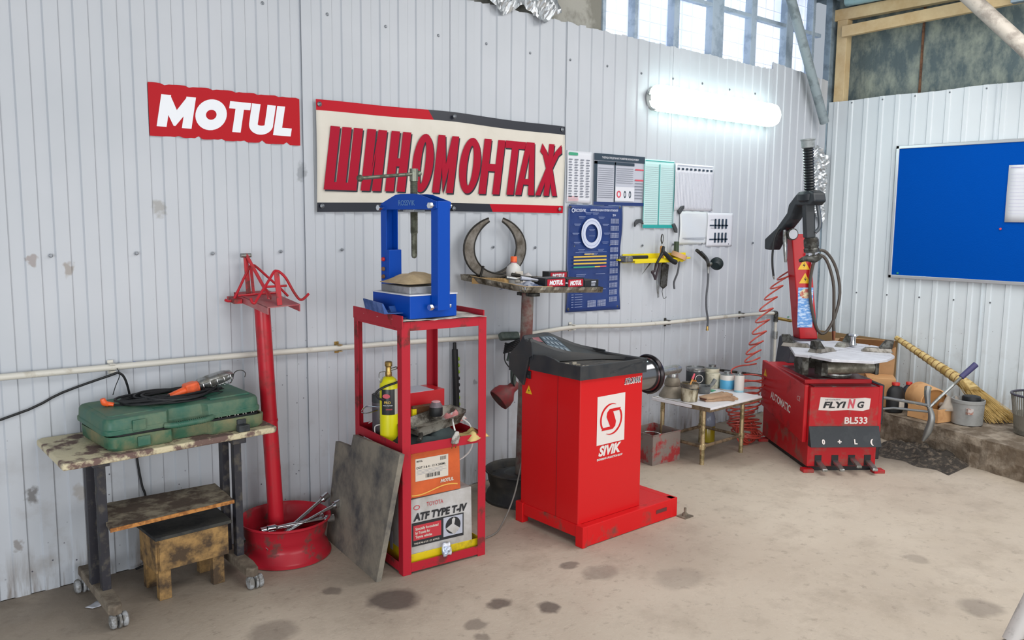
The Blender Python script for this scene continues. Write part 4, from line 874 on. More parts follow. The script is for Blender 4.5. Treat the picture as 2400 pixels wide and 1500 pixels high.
# sand pillow
t = thing('sandbag', 'beige canvas sandbag lying on the press plate', 'sandbag', (2.068, -.685, 1.288), .08)
def pill(u, v):
    x = (u-.5)*.235; y = (v-.5)*.20; e = min(1, 4*min(u, 1-u))**.6*min(1, 4*min(v, 1-v))**.6
    return x, y, e
b = MB(); b.grid(24, 20, lambda u, v: (lambda q: (q[0], q[1], .012+.034*q[2]*(1+.18*math.sin(5*u+1)*math.cos(4*v))+.003*math.sin(22*u+9*v)*q[2]))(pill(u, v)))
b.grid(24, 20, lambda u, v: (lambda q: (q[0], q[1], .012-.0115*q[2]))(pill(u, v))); b.build('canvas', mat('canvas', 'b5a283', .85, dirt='9c8868', amt=.4, dscale=9, sharp=.3, bump=.15, bscale=120), t, sharp=60)
b = MB(); b.tube([(-.118, -.10, .012), (0, -.103, .012), (.118, -.10, .012), (.12, 0, .012), (.118, .10, .012), (0, .103, .012), (-.118, .10, .012), (-.12, 0, .012)], .0022, 6, closed=True); b.build('seam', 'canvas', t)
for (x, y, z, rz, ti, L_, lb) in ((.015, .20, 1.170, 1.45, .35, .26, 'blue steel angle piece lying on the left lip of the cart top'), (.065, .09, 1.151, .3, .2, .10, 'short blue angle piece tucked against the press base')):
    b = MB(); M = CM @ Matrix.Translation((x, y, z)) @ Matrix.Rotation(rz-math.pi/2, 4, 'Z') @ Matrix.Rotation(ti*.0, 4, 'X')
    b.box(-.06, .055, -L_*.35, L_*.35, 0, .004, M) if False else b.prism([(-.042, 0), (.045, 0), (.05, .004), (-.025, .004), (-.048, .048), (-.053, .046)], -L_/2, L_/2, M @ Matrix.Rotation(math.pi/2, 4, 'X'))
    tag(b.build('angle_plate', mat('blue_soft', '2f5ba6', .4, dirt='264a86', amt=.4), bevel=.0008), lb, 'bracket')
# ------------------------------------------------------------ middle level
SZ = .5575
def lab(name, label, cat, x, y, z, rz=0): return thing(name, label, cat, cw(x, y, z), CZ+rz)
t = lab('gas_cylinder', 'yellow gas cylinder with brass torch head and black hose', 'cylinder', .050, .225, SZ)
mat('gas_yellow', 'd9d40e', .35); mat('label_dark', '25282b', .4); mat('label_pale', 'b3b3a8', .5)
b = MB(); b.lathe([(.034, 0), (.0405, .004), (.0415, .03), (.0415, .268), (.036, .292), (.022, .305), (.012, .308)], 30); b.build('tank', 'gas_yellow', t)
b = MB(); b.lathe([(.0418, .135), (.0420, .136), (.0420, .252), (.0418, .253)], 30, caps=False, a0=-2.9, a1=-1.35); b.build('label', 'label_dark', t)
b = MB(); b.lathe([(.0418, .135), (.0420, .136), (.0420, .252), (.0418, .253)], 30, caps=False, a0=-1.35, a1=-.2); b.build('label', 'label_pale', t)
def wrap(txt_, ang, z, h, w_, m, R_=.0424):
    M = Matrix.Translation((R_*math.cos(ang), R_*math.sin(ang), z)) @ facing((0, 0, 0), (-math.sin(ang), math.cos(ang), 0)); o = text('label_text', txt_, m, M, t, h=h, w=w_, bold=.02)
    inv = M.inverted()
    for v in o.data.vertices:
        q = inv @ v.co; a = ang+q.x/R_; v.co = Vector((R_*math.cos(a), R_*math.sin(a), v.co.z))
wrap('PRO', -2.2, .187, .012, .030, 'yellow_print'); wrap('MAX POWER', -2.15, .176, .005, .045, 'paper_white'); wrap('DANGER', -2.0, .158, .006, .03, 'red_print')
b = MB(); b.lathe([(.0, .0), (.014, .0), (.014, .0006)], 20, Matrix.Translation((.0424*math.cos(-2.3), .0424*math.sin(-2.3), .222)) @ Matrix.Rotation(-2.3, 4, 'Z') @ Matrix.Rotation(math.pi/2, 4, 'Y') @ Matrix.Diagonal((.75, 1.25, 1, 1))); b.build('emblem', 'red_print', t)
b = MB(); b.lathe([(.012, .303), (.015, .31), (.015, .325), (.013, .33), (.013, .352), (.017, .356), (.017, .372), (.014, .376)], 16); b.build('torch_valve', 'brass', t)
b = MB(); b.cyl((0, 0, .335), (.035, -.01, .345), .007); b.build('valve_stem', 'steel', t)
b = MB(); b.tube([(-.014, 0, .33), (-.045, .0, .328), (-.052, -.01, .30), (-.045, -.012, .285), (-.035, -.012, .31)], .0022, 6); b.build('igniter_wire', 'steel', t)
b = MB(); b.tube([(.034, -.01, .345), (.058, -.02, .335), (.055, -.045, .305), (.015, -.058, .288), (-.045, -.05, .272), (-.078, -.03, .245), (-.066, -.03, .218), (-.038, -.03, .205)], .0055, 8); b.build('hose', 'rubber_black', t)
t = lab('spray_canister', 'dark grey canister with bent wire handle behind the gas cylinder', 'canister', .065, .345, SZ)
b = MB(); b.lathe([(.036, 0), (.038, .004), (.038, .165), (.036, .17)], 24); b.build('body', mat('dark_violet_grey', '4b464d', .5), t)
b = MB(); b.lathe([(.039, .165), (.039, .20), (.036, .203)], 24); b.build('cap', 'plastic_black', t)
b = MB(); b.tube([(-.035, -.04, .135), (-.085, -.03, .125), (-.10, -.01, .13), (-.07, .0, .15), (-.02, -.045, .15), (.0, -.05, .17), (-.02, -.045, .185)], .0028, 6); b.build('wire_clip', 'chrome', t)
b = MB(); P = [cw(*p) for p in ((.02, .30, .56), (.01, .29, .62), (.03, .25, .64), (.05, .33, .645), (.05, .44, .60))]; b.tube(P, .0028, 6); tag(b.build('cable_loop', 'white_plastic'), 'thin white cable loop at the rear left of the middle shelf', 'cord')
t = lab('red_box', 'bright red metal box standing at the back of the middle shelf', 'box', .27, .40, SZ, .06)
b = MB(); b.box(-.14, .14, -.07, .07, 0, .19); b.build('body', mat('box_red', 'bb1722', .4, coat=.2), t, bevel=.002)
b = MB(); b.box(-.14, .08, -.068, .068, .19, .1915); b.build('paper_lid', 'paper_grey', t)
t = lab('blue_can', 'small can with blue and red label behind the cart post', 'can', .150, .33, SZ)
b = MB(); b.lathe([(.024, 0), (.025, .003), (.025, .16), (.02, .165)], 20); b.build('body', mat('can_blue', '3b5fa8', .4, dirt='a33a40', amt=.5, dscale=18), t)
t = lab('brown_bottle', 'flat brown bottle with a yellow label against the red box', 'bottle', .245, .285, SZ+.02)
b = MB(); b.box(-.045, .065, -.012, .012, 0, .118); b.build('body', mat('brown_glass', '5a3a26', .25, dirt='3b2a20', amt=.4), t, bevel=.008)
b = MB(); b.box(-.047, -.025, -.0135, .0, .07, .104); b.build('label', 'yellow_plastic', t)
t = lab('black_jar', 'small black jar with pink rimmed lid on the oily pan', 'jar', .285, .20, SZ+.098)
b = MB(); b.lathe([(.030, 0), (.032, .004), (.032, .038), (.030, .042)], 24); b.build('body', 'rubber_black', t)
b = MB(); b.lathe([(.031, .042), (.031, .048), (.022, .062), (.020, .066)], 24); b.build('shoulder', mat('jar_grey', '6a6168', .4), t)
b = MB(); b.lathe([(.0205, .0655), (.0215, .068), (.018, .070)], 24); b.build('lid', 'pink_print', t)
t = lab('oily_pan', 'shallow oil stained metal pan resting on rags', 'pan', .245, .155, SZ+.062, .12)
pp = lambda s_, z: [(x*s_, y*s_, z) for x, y in ((-.155, -.055), (-.145, -.085), (.12, -.095), (.150, -.06), (.155, .06), (.125, .085), (-.13, .085), (-.155, .06))]
b = MB(); b.M = Matrix.Rotation(-.14, 4, 'Y'); vs = pp(.80, 0)+pp(1, .046)+pp(1.03, .048)+pp(.97, .044)+pp(.77, .004); fs = [tuple(reversed(range(8))), tuple(range(32, 40))]
for j in range(4): fs += [(j*8+i, j*8+(i+1) % 8, (j+1)*8+(i+1) % 8, (j+1)*8+i) for i in range(8)]
b.add(vs, fs, True); b.build('tray', mat('oily', 'a3a096', .5, .2, dirt='4a443c', amt=.40, dscale=13, sharp=.15), t, sharp=50)
def cloth(name, label, cx, cy, cz, sx, sy, h, m, seed, cat='rag', rz=0, n=18, world=None):
    rr = random.Random(seed); ph = [rr.uniform(0, 6) for _ in range(6)]
    t = thing(name, label, cat, world or cw(cx, cy, cz), (CZ if not world else 0)+rz)
    def f(u, v):
        x, y = u-.5, v-.5; r = max(abs(x), abs(y))*2
        z = h*(1-r**2.2)*(.65+.35*math.sin(9*u+ph[0])*math.cos(7*v+ph[1]))+.10*h*math.sin(23*u+17*v+ph[2])*(1-r)
        return (sx*x*(1+.12*math.sin(6*v+ph[3])), sy*y*(1+.12*math.sin(7*u+ph[4])), max(.002, z+.002))
    b = MB(); b.grid(n, n, f); b.build('cloth', m, t, solid=.003, sharp=180); return t
mat('dark_cloth', '2a3438', .85, dirt='3f4a4a', amt=.45, dscale=9, sharp=.3)
cloth('dark_rag', 'heap of dark oily rags under the metal pan', .21, .13, SZ, .34, .22, .085, 'dark_cloth', 3)
b = MB(); b.tube([cw(.10, -.0+.03, .60), cw(.12, .05, .612), cw(.14, .09, .62)], .011, 10); tag(b.build('rubber_hose', 'dark_steel'), 'short stub of brown hose poking from the dark rags', 'hose')
mat('red_paper', 'd58a8a', .6, dirt='d9d4d0', amt=.5, dscale=20, sharp=.05)
cloth('crumpled_wrapper', 'crumpled red and white wrapper behind the oily pan', .37, .18, SZ+.07, .11, .10, .055, 'red_paper', 5, 'wrapper', .4, 10)
cloth('yellow_cloth', 'pale yellow cloth on the right end of the middle shelf', .385, .045, SZ+.012, .12, .11, .045, mat('yellow_cloth', 'c9b275', .85), 6, 'cloth', .3, 12)
t = lab('mains_plug', 'dirty white mains plug hanging over the middle rail', 'plug', .265, -.014, SZ+.042, 0)
b = MB(); b.M = Matrix.Rotation(.35, 4, 'X'); b.lathe([(.019, -.030), (.021, -.028), (.021, .0), (.016, .012), (.010, .03)], 8, Matrix.Diagonal((1, .6, 1, 1))); b.build('body', mat('plug_white', 'b9b9b4', .5, dirt='77746e', amt=.35, dscale=25), t, bevel=.002)
b = MB(); b.M = Matrix.Rotation(.35, 4, 'X'); b.cyl((-.010, 0, -.03), (-.010, 0, -.058), .0026); b.build('pin', 'brass', t); b = MB(); b.M = Matrix.Rotation(.35, 4, 'X'); b.cyl((.010, 0, -.03), (.010, 0, -.058), .0026); b.build('pin', 'brass', t)
b = MB(); b.tube([(0, .008, .03), (.01, .04, .055), (.045, .10, .06), (.10, .16, .05), (.145, .12, .02), (.155, .10, -.04), (.145, .10, -.10), (.10, .10, -.135), (.05, .09, -.14)], .004, 6); b.build('cord', 'white_plastic', t)
# ------------------------------------------------------------ bottom level
t = lab('yellow_tray', 'shallow yellow metal tray on the bottom of the cart', 'tray', .225, .245, .0145)
b = MB()
b.box(-.178, .200, -.222, .222, 0, .002); b.box(-.178, .200, -.222, -.219, .002, .066); b.box(-.178, .200, .219, .222, .002, .066); b.box(-.178, -.175, -.219, .219, .002, .066); b.box(.197, .200, -.219, .219, .002, .066); b.build('tray', mat('tray_yellow', 'd3bb12', .4, dirt='a8921c', amt=.35, dscale=10), t, bevel=.001)
mat('carton_white', 'b9b8b8', .7, dirt='98938c', amt=.4, dscale=7, sharp=.3); mat('carton_orange', 'c85a26', .6, dirt='a84a22', amt=.35, dscale=5, sharp=.3); mat('ink_black', '1e2024', .6); mat('ink_red', 'b22c38', .6); mat('label_white', 'c6bfb4', .6)
t = lab('white_carton', 'white oil carton ATF TYPE T-IV in the yellow tray', 'carton', .045, .030, .018, -.02)
b = MB(); b.hexa([(0, 0, 0), (.335, .0, 0), (.335, .36, 0), (0, .36, 0)], [(0, 0, .315), (.328, .0, .322), (.328, .36, .32), (0, .36, .315)]); b.build('box', 'carton_white', t, bevel=.003)
F = facing((0, -.0015, 0)); TT = lambda s_, x, y, h, w_, m, **k: text('lettering', s_, m, F @ Matrix.Translation((x, y, 0)), t, h=h, w=w_, align='LEFT', th=.0018, **k)
TT('TOYOTA', .09, .272, .020, .085, 'ink_red'); TT('ATF TYPE T-IV', .022, .215, .033, .282, 'ink_black', bold=.05, shear=.15)
b = MB(); b.ringpoly(circ(.04, .275, .016, .011), circ(.04, .275, .013, .008), 0, .0006, F); b.build('emblem', 'ink_red', t)
b = MB()
for r_ in ((.015, .285, .095, .205),): b.prism(rect(*r_[:2], *r_[2:]), 0, .0004, F)
b.build('label_frame', 'ink_black', t)
b = MB(); b.prism(rect(.022, .165, .122, .192), 0, .0008, F); b.build('label_red', 'ink_red', t)
b = MB(); b.prism(rect(.177, .279, .108, .199), 0, .0007, F); b.build('label_panel', 'print_pale', t)
b = MB(); b.prism(circ(.228, .155, .040), 0, .0010, F); b.build('picture_disc', 'ink_black', t)
b = MB(); b.prism([(.19, .145), (.235, .110), (.265, .135), (.225, .165)], 0, .0013, F); b.prism([(.222, .15), (.232, .15), (.240, .185), (.232, .192), (.222, .185)], 0, .0014, F); b.build('picture_shifter', 'carton_white', t)
for i, s_ in enumerate(('Specially formulated', 'by Toyota for', 'Toyota vehicles')): TT(s_, .032, .170-.019*i, .012, (.118, .075, .085)[i], 'label_white', bold=.03)
TT('TWELVE 946 ml U.S. 1 QT. BOTTLES', .025, .104, .008, .13, 'label_white', bold=.02); TT('PART NO. 00279-000T4', .022, .055, .007, .10, 'ink_black')
b = MB(); TTs = facing((0, 0, 0), (0, -1, 0)); b.prism(rect(-.30, -.16, .03, .12), .0, .0008, Matrix.Translation((-.001, 0, 0)) @ TTs); b.build('side_print', 'print_pale', t)
t = lab('orange_carton', 'orange MOTUL carton standing on the white carton', 'carton', .045, .022, .341, .0)
b = MB(); b.hexa([(0, 0, 0), (.268, 0, .0), (.268, .22, .0), (0, .22, 0)], [(0, 0, .205), (.262, .0, .207), (.262, .22, .207), (0, .22, .205)]); b.build('box', 'carton_orange', t, bevel=.003)
F = facing((0, -.0015, 0))
b = MB(); b.prism(rect(.030, .200, .075, .178), 0, .0004, F); b.build('label', 'label_white', t)
TT('MOTUL', .158, .050, .015, .070, 'label_white', bold=.05, shear=.2); TT('DOT 3 & 4 - 12 X 500ML', .036, .132, .010, .15, 'ink_black', bold=.015); TT('MOTUL', .036, .163, .007, .03, 'ink_black', bold=.03)
b = MB()
for k in range(13): b.prism(rect(.082+k*.006, .084+k*.006+.0015*(k % 3), .085, .103), 0, .0007, F)
for k in range(8): b.prism(rect(.158+k*.004, .160+k*.004, .155, .172), 0, .0007, F)
b.build('barcode', 'ink_black', t)
b = MB()
for k in range(4): b.prism(rect(.036, .19-.02*(k % 2), .123-k*.006, .1245-k*.006), 0, .0006, F)
b.build('small_print', 'paper_print', t)
b = MB(); b.grid(20, 2, lambda u, v: (.01+.24*u, -.0022, .020+.012*math.sin(5*u+4)+.006*v)); b.build('swoosh', mat('swoosh_yellow', 'd9a24a', .5), t)
cloth('crumpled_foil_wrapper', 'crumpled pale blue wrapper hanging on the front of the yellow tray', 0, 0, 0, .045, .06, .028, mat('pale_blue_foil', 'a7b4cc', .25, .3, dirt='e3e8f0', amt=.5, dscale=30), 9, 'wrapper', 0, 12, world=cw(.225, .004, .075)).rotation_euler = (math.radians(78), 0, CZ)
# ------------------------------------------------------------ beside the cart on the wall side
b = MB(); b.lathe([(.03, 0), (.045, .004), (.047, .20), (.030, .25), (.015, .275), (.015, .30)], 24, Matrix.Translation((2.50, -.10, .0))); tag(b.build('plastic_bottle', mat('clear_plastic', '9aa3b5', .1, trans=.5)), 'dusty clear plastic bottle behind the cart', 'bottle')
b = MB(); b.lathe([(.075, 0), (.078, .01), (.078, .31), (.06, .325)], 20, Matrix.Translation((2.61, -.125, 0))); tag(b.build('filter_sleeve', mat('olive_mesh', '9a9a3c', .8, dirt='7a7a2c', amt=.5, dscale=22, bump=.6, bscale=90)), 'tall olive yellow mesh roll behind the cart', 'roll')
# black and green strap handle on the wall
t = thing('extension_handle', 'black foam grip bar with green knobs hanging on the wall', 'tool', (2.775, -.035, .44))
b = MB(); b.cyl((.008, 0, .0), (-.006, 0, .40), .019, .0175, 20); b.cyl((-.007, 0, .40), (-.008, 0, .44), .011, .010); b.box(-.004, .034, -.014, .014, -.008, .03); b.build('bar', 'rubber_black', t)
for k in range(9):
    z = .04+k*.038; b = MB(); b.sphere((.021-.0005*k, -.006, z), .0085, 10, 8, (.8, 1, 1.3)); b.build('knob', mat('lime', '8fb233', .5) if k in (0, 1, 2, 6, 7, 8) else 'rubber_black', t)
# ============================================================ wheel balancer
mat('balancer_red', 'c4161a', .42, coat=.15); mat('cover_black', '20262c', .45, dirt='3d3c3b', amt=.34, dscale=7, sharp=.35); mat('display_red', '7a1c2e', .2); mat('panel_blue', '2c3b4e', .35); mat('key_grey', '74808c', .4); mat('dusty_inner', '4a4846', .75, dirt='38393a', amt=.4, dscale=9)
BX, BY = 2.755, -1.07
t = thing('wheel_balancer', 'red SIVIK wheel balancer with black moulded top', 'wheel balancer', (BX, BY, 0))
b = MB(); b.hexa([(.0, .0, .10), (.455, .0, .10), (.455, .43, .10), (.0, .43, .10)], [(0, 0, .84), (.45, 0, .84), (.45, .43, .84), (0, .43, .84)]); cab = b.build('cabinet', 'balancer_red', t, bevel=.006, seg=3)
b = MB(); b.box(-.0015, .001, .155, .158, .10, .83); b.build('panel_seam', mat('seam_red', '7d1216', .6), cab)
b = MB()
b.box(-.005, .062, -.040, -.034, .0, .105) if False else None
b.box(.02, .70, -.045, .0, .002, .105); plf = b.build('base_beam', mat('base_red', 'c8181c', .45, dirt='7d4038', amt=.12, dscale=7), t, bevel=.004)
b = MB(); b.box(-.012, .02, -.048, .004, .0, .107); b.build('base_foot', 'base_red', t, bevel=.003)
b = MB(); b.box(-.012, .03, .40, .455, .0, .107); b.build('base_foot', 'base_red', t, bevel=.003)
b = MB(); b.box(-.006, .70, .0, .44, .042, .104); b.build('base_plate', 'base_red', t, bevel=.004)
b = MB(); b.box(.66, .71, -.046, .44, .0, .105); b.build('base_beam', 'base_red', t, bevel=.004)
b = MB(); b.prism(rect(.035, .12, .03, .05), 0, .0008, facing((.50, -.0462, .02))); b.build('marker_scrawl', mat('scrawl', '5f2a2a', .7), plf)
# logo plate on the front
F = facing((0, -.001, 0))
b = MB(); b.prism([(.118, .480), (.318, .480), (.318, .725), (.118, .725)], 0, .0006, F); b.build('logo_panel', mat('logo_white', 'd8d0cc', .5), t)
logo = facing((.218, -.0022, .602)); mb = MB()
def arc(cx, cy, r0, r1, a0, a1, n=20, taper=1):
    o = [(cx+r1*math.cos(a0+(a1-a0)*k/n), cy+r1*1.0*math.sin(a0+(a1-a0)*k/n)) for k in range(n+1)]
    i = [(cx+(r0+(r1-r0)*max(0, k/n-.6)*2*taper)*math.cos(a0+(a1-a0)*k/n), cy+(r0+(r1-r0)*max(0, k/n-.6)*2*taper)*math.sin(a0+(a1-a0)*k/n)) for k in range(n+1)]
    for k in range(n): mb.prism([o[k], o[k+1], i[k+1], i[k]] if a1 > a0 else [i[k], i[k+1], o[k+1], o[k]], 0, .0008, logo)
arc(0, 0, .069, .080, math.radians(212), math.radians(65)); arc(0, 0, .069, .080, math.radians(32), math.radians(-115))
mb.prism([(-.068, -.052), (.0, -.052), (.0, -.038), (-.062, -.038)], 0, .0009, logo); mb.prism([(.0, .038), (.062, .038), (.068, .052), (.0, .052)], 0, .0009, logo)
mb.prism([(-.02, -.052), (.012, -.052), (.03, -.038), (.034, -.015), (.012, .038), (.0, .052), (-.012, .052), (-.03, .036), (-.034, .014), (-.006, -.038)], 0, .0011, logo)
mb.build('logo_mark', 'balancer_red', t)
text('lettering', 'SIViK', 'logo_white', F @ Matrix.Translation((.215, .425, 0)), t, h=.048, w=.165, bold=.05, shear=.25)
text('lettering', 'ENGINEERING & PRODUCTION GROUP', 'logo_white', F @ Matrix.Translation((.215, .402, 0)), t, h=.010, w=.185, bold=.04)
text('lettering', 'STROINAK', 'print_dark', F @ Matrix.Translation((.372, .768, .0004)), t, h=.026, w=.125, bold=.02, shear=.3)
text('lettering', 'STROINAK', 'logo_white', F @ Matrix.Translation((.375, .764, 0)), t, h=.030, w=.13, bold=.06, shear=.3)
SL = facing((-.001, 0, 0), (0, -1, 0))
b = MB(); b.prism(rect(-.385, -.355, .775, .815), 0, .006, SL); sw = b.build('power_switch', 'rubber_black', t, bevel=.002)
b = MB(); b.prism(rect(-.378, -.362, .78, .795), .006, .009, SL); b.build('rocker', 'plastic_black', sw, bevel=.001)
def warn(parent, M, s, name='warning_sticker'):
    b = MB(); b.prism([(-s/2, 0), (s/2, 0), (0, s*.87)], 0, .0006, M); o = b.build(name, mat('warn_yellow', 'e0b21c', .4), parent)
    b = MB(); b.prism([(-s*.1, s*.3), (s*.02, s*.32), (-s*.02, s*.12), (s*.14, s*.40), (s*.02, s*.38), (s*.06, s*.58)], .0006, .0009, M); b.build('warning_mark', 'ink_black', o)
warn(t, SL @ Matrix.Translation((-.372, .695, 0)), .05)
# moulded cover
ox, oy = -BX, -BY
def V(x, y, z): return (x+ox, y+oy, z)
mb = MB()
xl, xr, yf, yb = 2.742, 3.222, -1.082, -.615
def skirt(pts_top, pts_bot, thick):
    pass
rim = [(xl, -.715, .904), (xl, -.83, .913), (xl, -.897, .903), (xl, -.925, .893), (xl, yf, .893), (2.95, yf, .889), (xr, yf, .887), (xr+.002, -.95, .884), (xr, -.73, .884), (xr-.01, yb, .886)]
lo_ = [(p[0], p[1], .824-.012*(p[0]-xl)/.48) for p in rim]; n = len(rim)
inn = [(min(max(x, xl+.020), xr-.022), min(max(y, yf+.020), yb-.01), z-.004) for x, y, z in rim]; dk = [(x+(.01 if x < 3 else -.01), y+(.006 if y < -1 else 0), .858) for x, y, z in inn]
vs = [V(*p) for p in lo_+rim+inn+dk]
mb.add(vs, [(r*n+i, r*n+i+1, (r+1)*n+i+1, (r+1)*n+i) for r in range(3) for i in range(n-1)])
mb.build('cover_rim', 'cover_black', t, bevel=.004)
mb = MB(); mb.box(xl+.01+ox, xr-.01+ox, yf+.01+oy, yb+.01+oy, .842, .858); mb.build('tray_deck', 'dusty_inner', t)
# console body: sections along x
secs = [(2.735, (-.722, .980), (-.668, .992), .56), (2.745, (-.722, .986), (-.665, .996), .56), (2.80, (-.737, .962), (-.655, .994), .56), (2.86, (-.757, .937), (-.635, .992), .56), (2.93, (-.78, .915), (-.612, .990), .57), (2.97, (-.79, .905), (-.604, .986), .575), (3.02, (-.805, .897), (-.620, .963), .58), (3.12, (-.85, .884), (-.645, .922), .60), (3.19, (-.93, .880), (-.70, .897), .61), (3.222, (-1.02, .880), (-.76, .886), .61)]
def sec(s):
    x, (yn, zn), (y2, z2), bk = s; bk = -bk; d = .016
    return [(x, yn-.018, .862 if x > 2.74 else .90), (x, yn-.012, zn-.015), (x, yn, zn), (x, yn+.008, zn-.001), (x, yn+.016, zn-d), (x, y2-.016, z2-d), (x, y2-.008, z2-.001), (x, y2, z2), (x, y2+.02, z2-.03), (x, max(bk, y2+.03), .885), (x, max(bk, y2+.03), .80)]
S = [sec(s) for s in secs]; k = len(S[0]); mb = MB(); vs = [V(*p) for r in S for p in r]
mb.add(vs, [(r*k+i, r*k+i+1, (r+1)*k+i+1, (r+1)*k+i) for r in range(len(S)-1) for i in range(k-1)]+[tuple(range(k))[::-1]], True)
con = mb.build('console', 'cover_black', t, sharp=30)
mb = MB()   # rear overhang of the cover behind the cabinet
low = [V(2.735, -.715, .80), V(2.735, -.56, .80), V(3.20, -.60, .80), V(3.20, -.64, .80)]
mb.hexa([V(2.74, -.665, .735), V(3.20, -.665, .735), V(3.20, -.60, .80), V(2.735, -.575, .80)], [V(2.735, -.72, .905), V(3.20, -.70, .885), V(3.20, -.60, .885), V(2.733, -.56, .89)]); mb.build('rear_shroud', 'cover_black', t, bevel=.004)
def inner(x, v, up_=.002):
    for a, c in zip(secs, secs[1:]):
        if a[0] <= x <= c[0]:
            f = (x-a[0])/(c[0]-a[0]); yn = a[1][0]+(c[1][0]-a[1][0])*f; zn = a[1][1]+(c[1][1]-a[1][1])*f; y2 = a[2][0]+(c[2][0]-a[2][0])*f; z2 = a[2][1]+(c[2][1]-a[2][1])*f
            y0, z0, y1, z1 = yn+.016, zn-.016, y2-.016, z2-.016; return V(x, y0+(y1-y0)*v, z0+(z1-z0)*v+up_)
def patch(name, m, x0, x1, v0, v1, par, up_=.003):
    b = MB(); b.grid(6, 4, lambda u, v: inner(x0+(x1-x0)*u, v0+(v1-v0)*v, up_)); return b.build(name, m, par)
patch('display_frame', 'rubber_black', 2.765, 3.01, .03, .97, t, .002)
patch('display', 'display_red', 2.79, 2.85, .06, .40, t, .004); patch('display', 'display_red', 2.79, 2.85, .48, .94, t, .004)
kp = patch('keypad', 'panel_blue', 2.865, 2.995, .06, .94, t, .004)
for i in range(4):
    for j in range(3): patch('key', 'key_grey', 2.875+.03*i, 2.893+.03*i, .12+.29*j, .28+.29*j, kp, .006)
# slot on the far edge
b = MB(); b.tube([V(3.12, -.60, .915), V(3.19, -.66, .895), V(3.205, -.80, .889)], .006, 8); b.build('weight_pocket', 'cover_black', t)
b = MB(); b.grid(12, 3, lambda u, v: V(2.95+.27*u, -1.0835, .835+.035*u**2+.006*v+.012*math.sin(math.pi*u))); b.build('moulded_line', 'plastic_black', t)
# shaft, flange
b = MB(); AX = Matrix.Translation(V(3.225, -.86, .738)) @ Matrix.Rotation(math.pi/2, 4, 'Y')
b.lathe([(.06, -.02), (.078, -.02), (.080, .12), (.084, .22), (.088, .255), (.100, .262)], 40, AX); b.build('hub_drum', mat('drum_steel', '8c8d90', .16, .9), t)
b = MB(); b.lathe([(.080, .262), (.106, .255), (.112, .268), (.108, .282), (.092, .290), (.070, .292)], 40, AX); b.build('hub_flange', mat('flange_dark', '2a2528', .25, .5), t)
b = MB(); b.lathe([(.045, .275), (.045, .30), (.026, .302), (.026, .53), (.022, .54)], 24, AX); b.build('shaft', 'steel', t)
for i in range(8):
    rr = random.Random(20+i); x = .045+rr.uniform(0, .10); y = .10+rr.uniform(-.02, .09); b = MB(); b.box(-.011, .011, -.005, .005, 0, .008, Matrix.Rotation(rr.uniform(0, 3), 4, 'Z')); o = b.build('wheel_weight', mat('lead_pale', 'a9a294', .6), loc=(BX+x, BY+y, .8585+.006*(i % 2)), bevel=.001)
    tag(o, 'small pale wheel balancing weight in the black top tray of the balancer', 'weight', 'wheel weights in the balancer tray')
for i, (x, y, lb) in enumerate(((3.49, -1.15, 'rusty anchor bolt in the floor at the right end of the balancer base'),)):
    b = MB(); b.box(-.035, .035, -.03, .03, 0, .006); b.cyl((0, 0, 0), (0, 0, .05), .007, n=12); b.cyl((0, 0, .006), (0, 0, .02), .014, n=6); tag(b.build('anchor_bolt', 'dusty_steel', loc=(x, y, 0)), lb, 'bolt')
b = MB(); b.tube([(2.93, -.57, .80), (2.86, -.585, .50), (2.78, -.60, .24), (2.72, -.62, .12), (2.62, -.66, .03), (2.50, -.72, .008), (2.30, -.70, .006), (2.15, -.5, .006)], .004, 8); tag(b.build('power_cable', mat('cable_grey', '7b7b76', .6)), 'thin grey cable running from the balancer across the floor', 'cable')
# ============================================================ tray stand on a black rim
mat('rim_black', '23272b', .5, dirt='4c4a44', amt=.42, dscale=8, sharp=.25); mat('pole_rusty', '767069', .6, dirt='6b4540', amt=.42, dscale=9, sharp=.15)
SX, SY = 2.99, -.365
t = thing('tray_stand', 'rusty pole stand on a black wheel rim with a bent metal tray', 'stand', (SX, SY, 0))
b = MB(); b.lathe(rim_profile(.203, .178), 44, caps=False); b.build('wheel_rim', 'rim_black', t)
b = MB(); wheel_disc(b, .20, .135)
b.build('rim_disc', 'rim_black', t)
for k in range(10):
    a = k*2*math.pi/10+.2; b = MB(); b.sphere((.155*math.cos(a), .155*math.sin(a), .1405), .013, 10, 6, (1, 1, .15)); b.build('vent_hole', 'rubber_black', t)
b = MB(); b.cyl((.01, .0, .14), (.05, .01, 1.175), .037, .034, 24); b.build('pole', 'pole_rusty', t)
N_, P_, R_, Q_ = Vector((2.925, -.465, 1.190)), Vector((2.80, -.055, 1.240)), Vector((3.575, -.42, 1.157)), Vector((3.47, -.03, 1.20))
def TP(a, c, h=0): # a along the front, c towards the wall
    p = (N_*(1-a)*(1-c)+R_*a*(1-c)+P_*(1-a)*c+Q_*a*c); return (p.x, p.y, p.z+h)
def TL_(a, c, h=0): p = TP(a, c, h); return (p[0]-SX, p[1]-SY, p[2])
mat('tray_metal', '9a9486', .35, .75, dirt='4a4236', amt=.45, dscale=15, sharp=.25)
b = MB(); e = .028
b.add([TL_(0, 0), TL_(1, 0), TL_(1, 1), TL_(0, 1)], [(0, 1, 2, 3)])
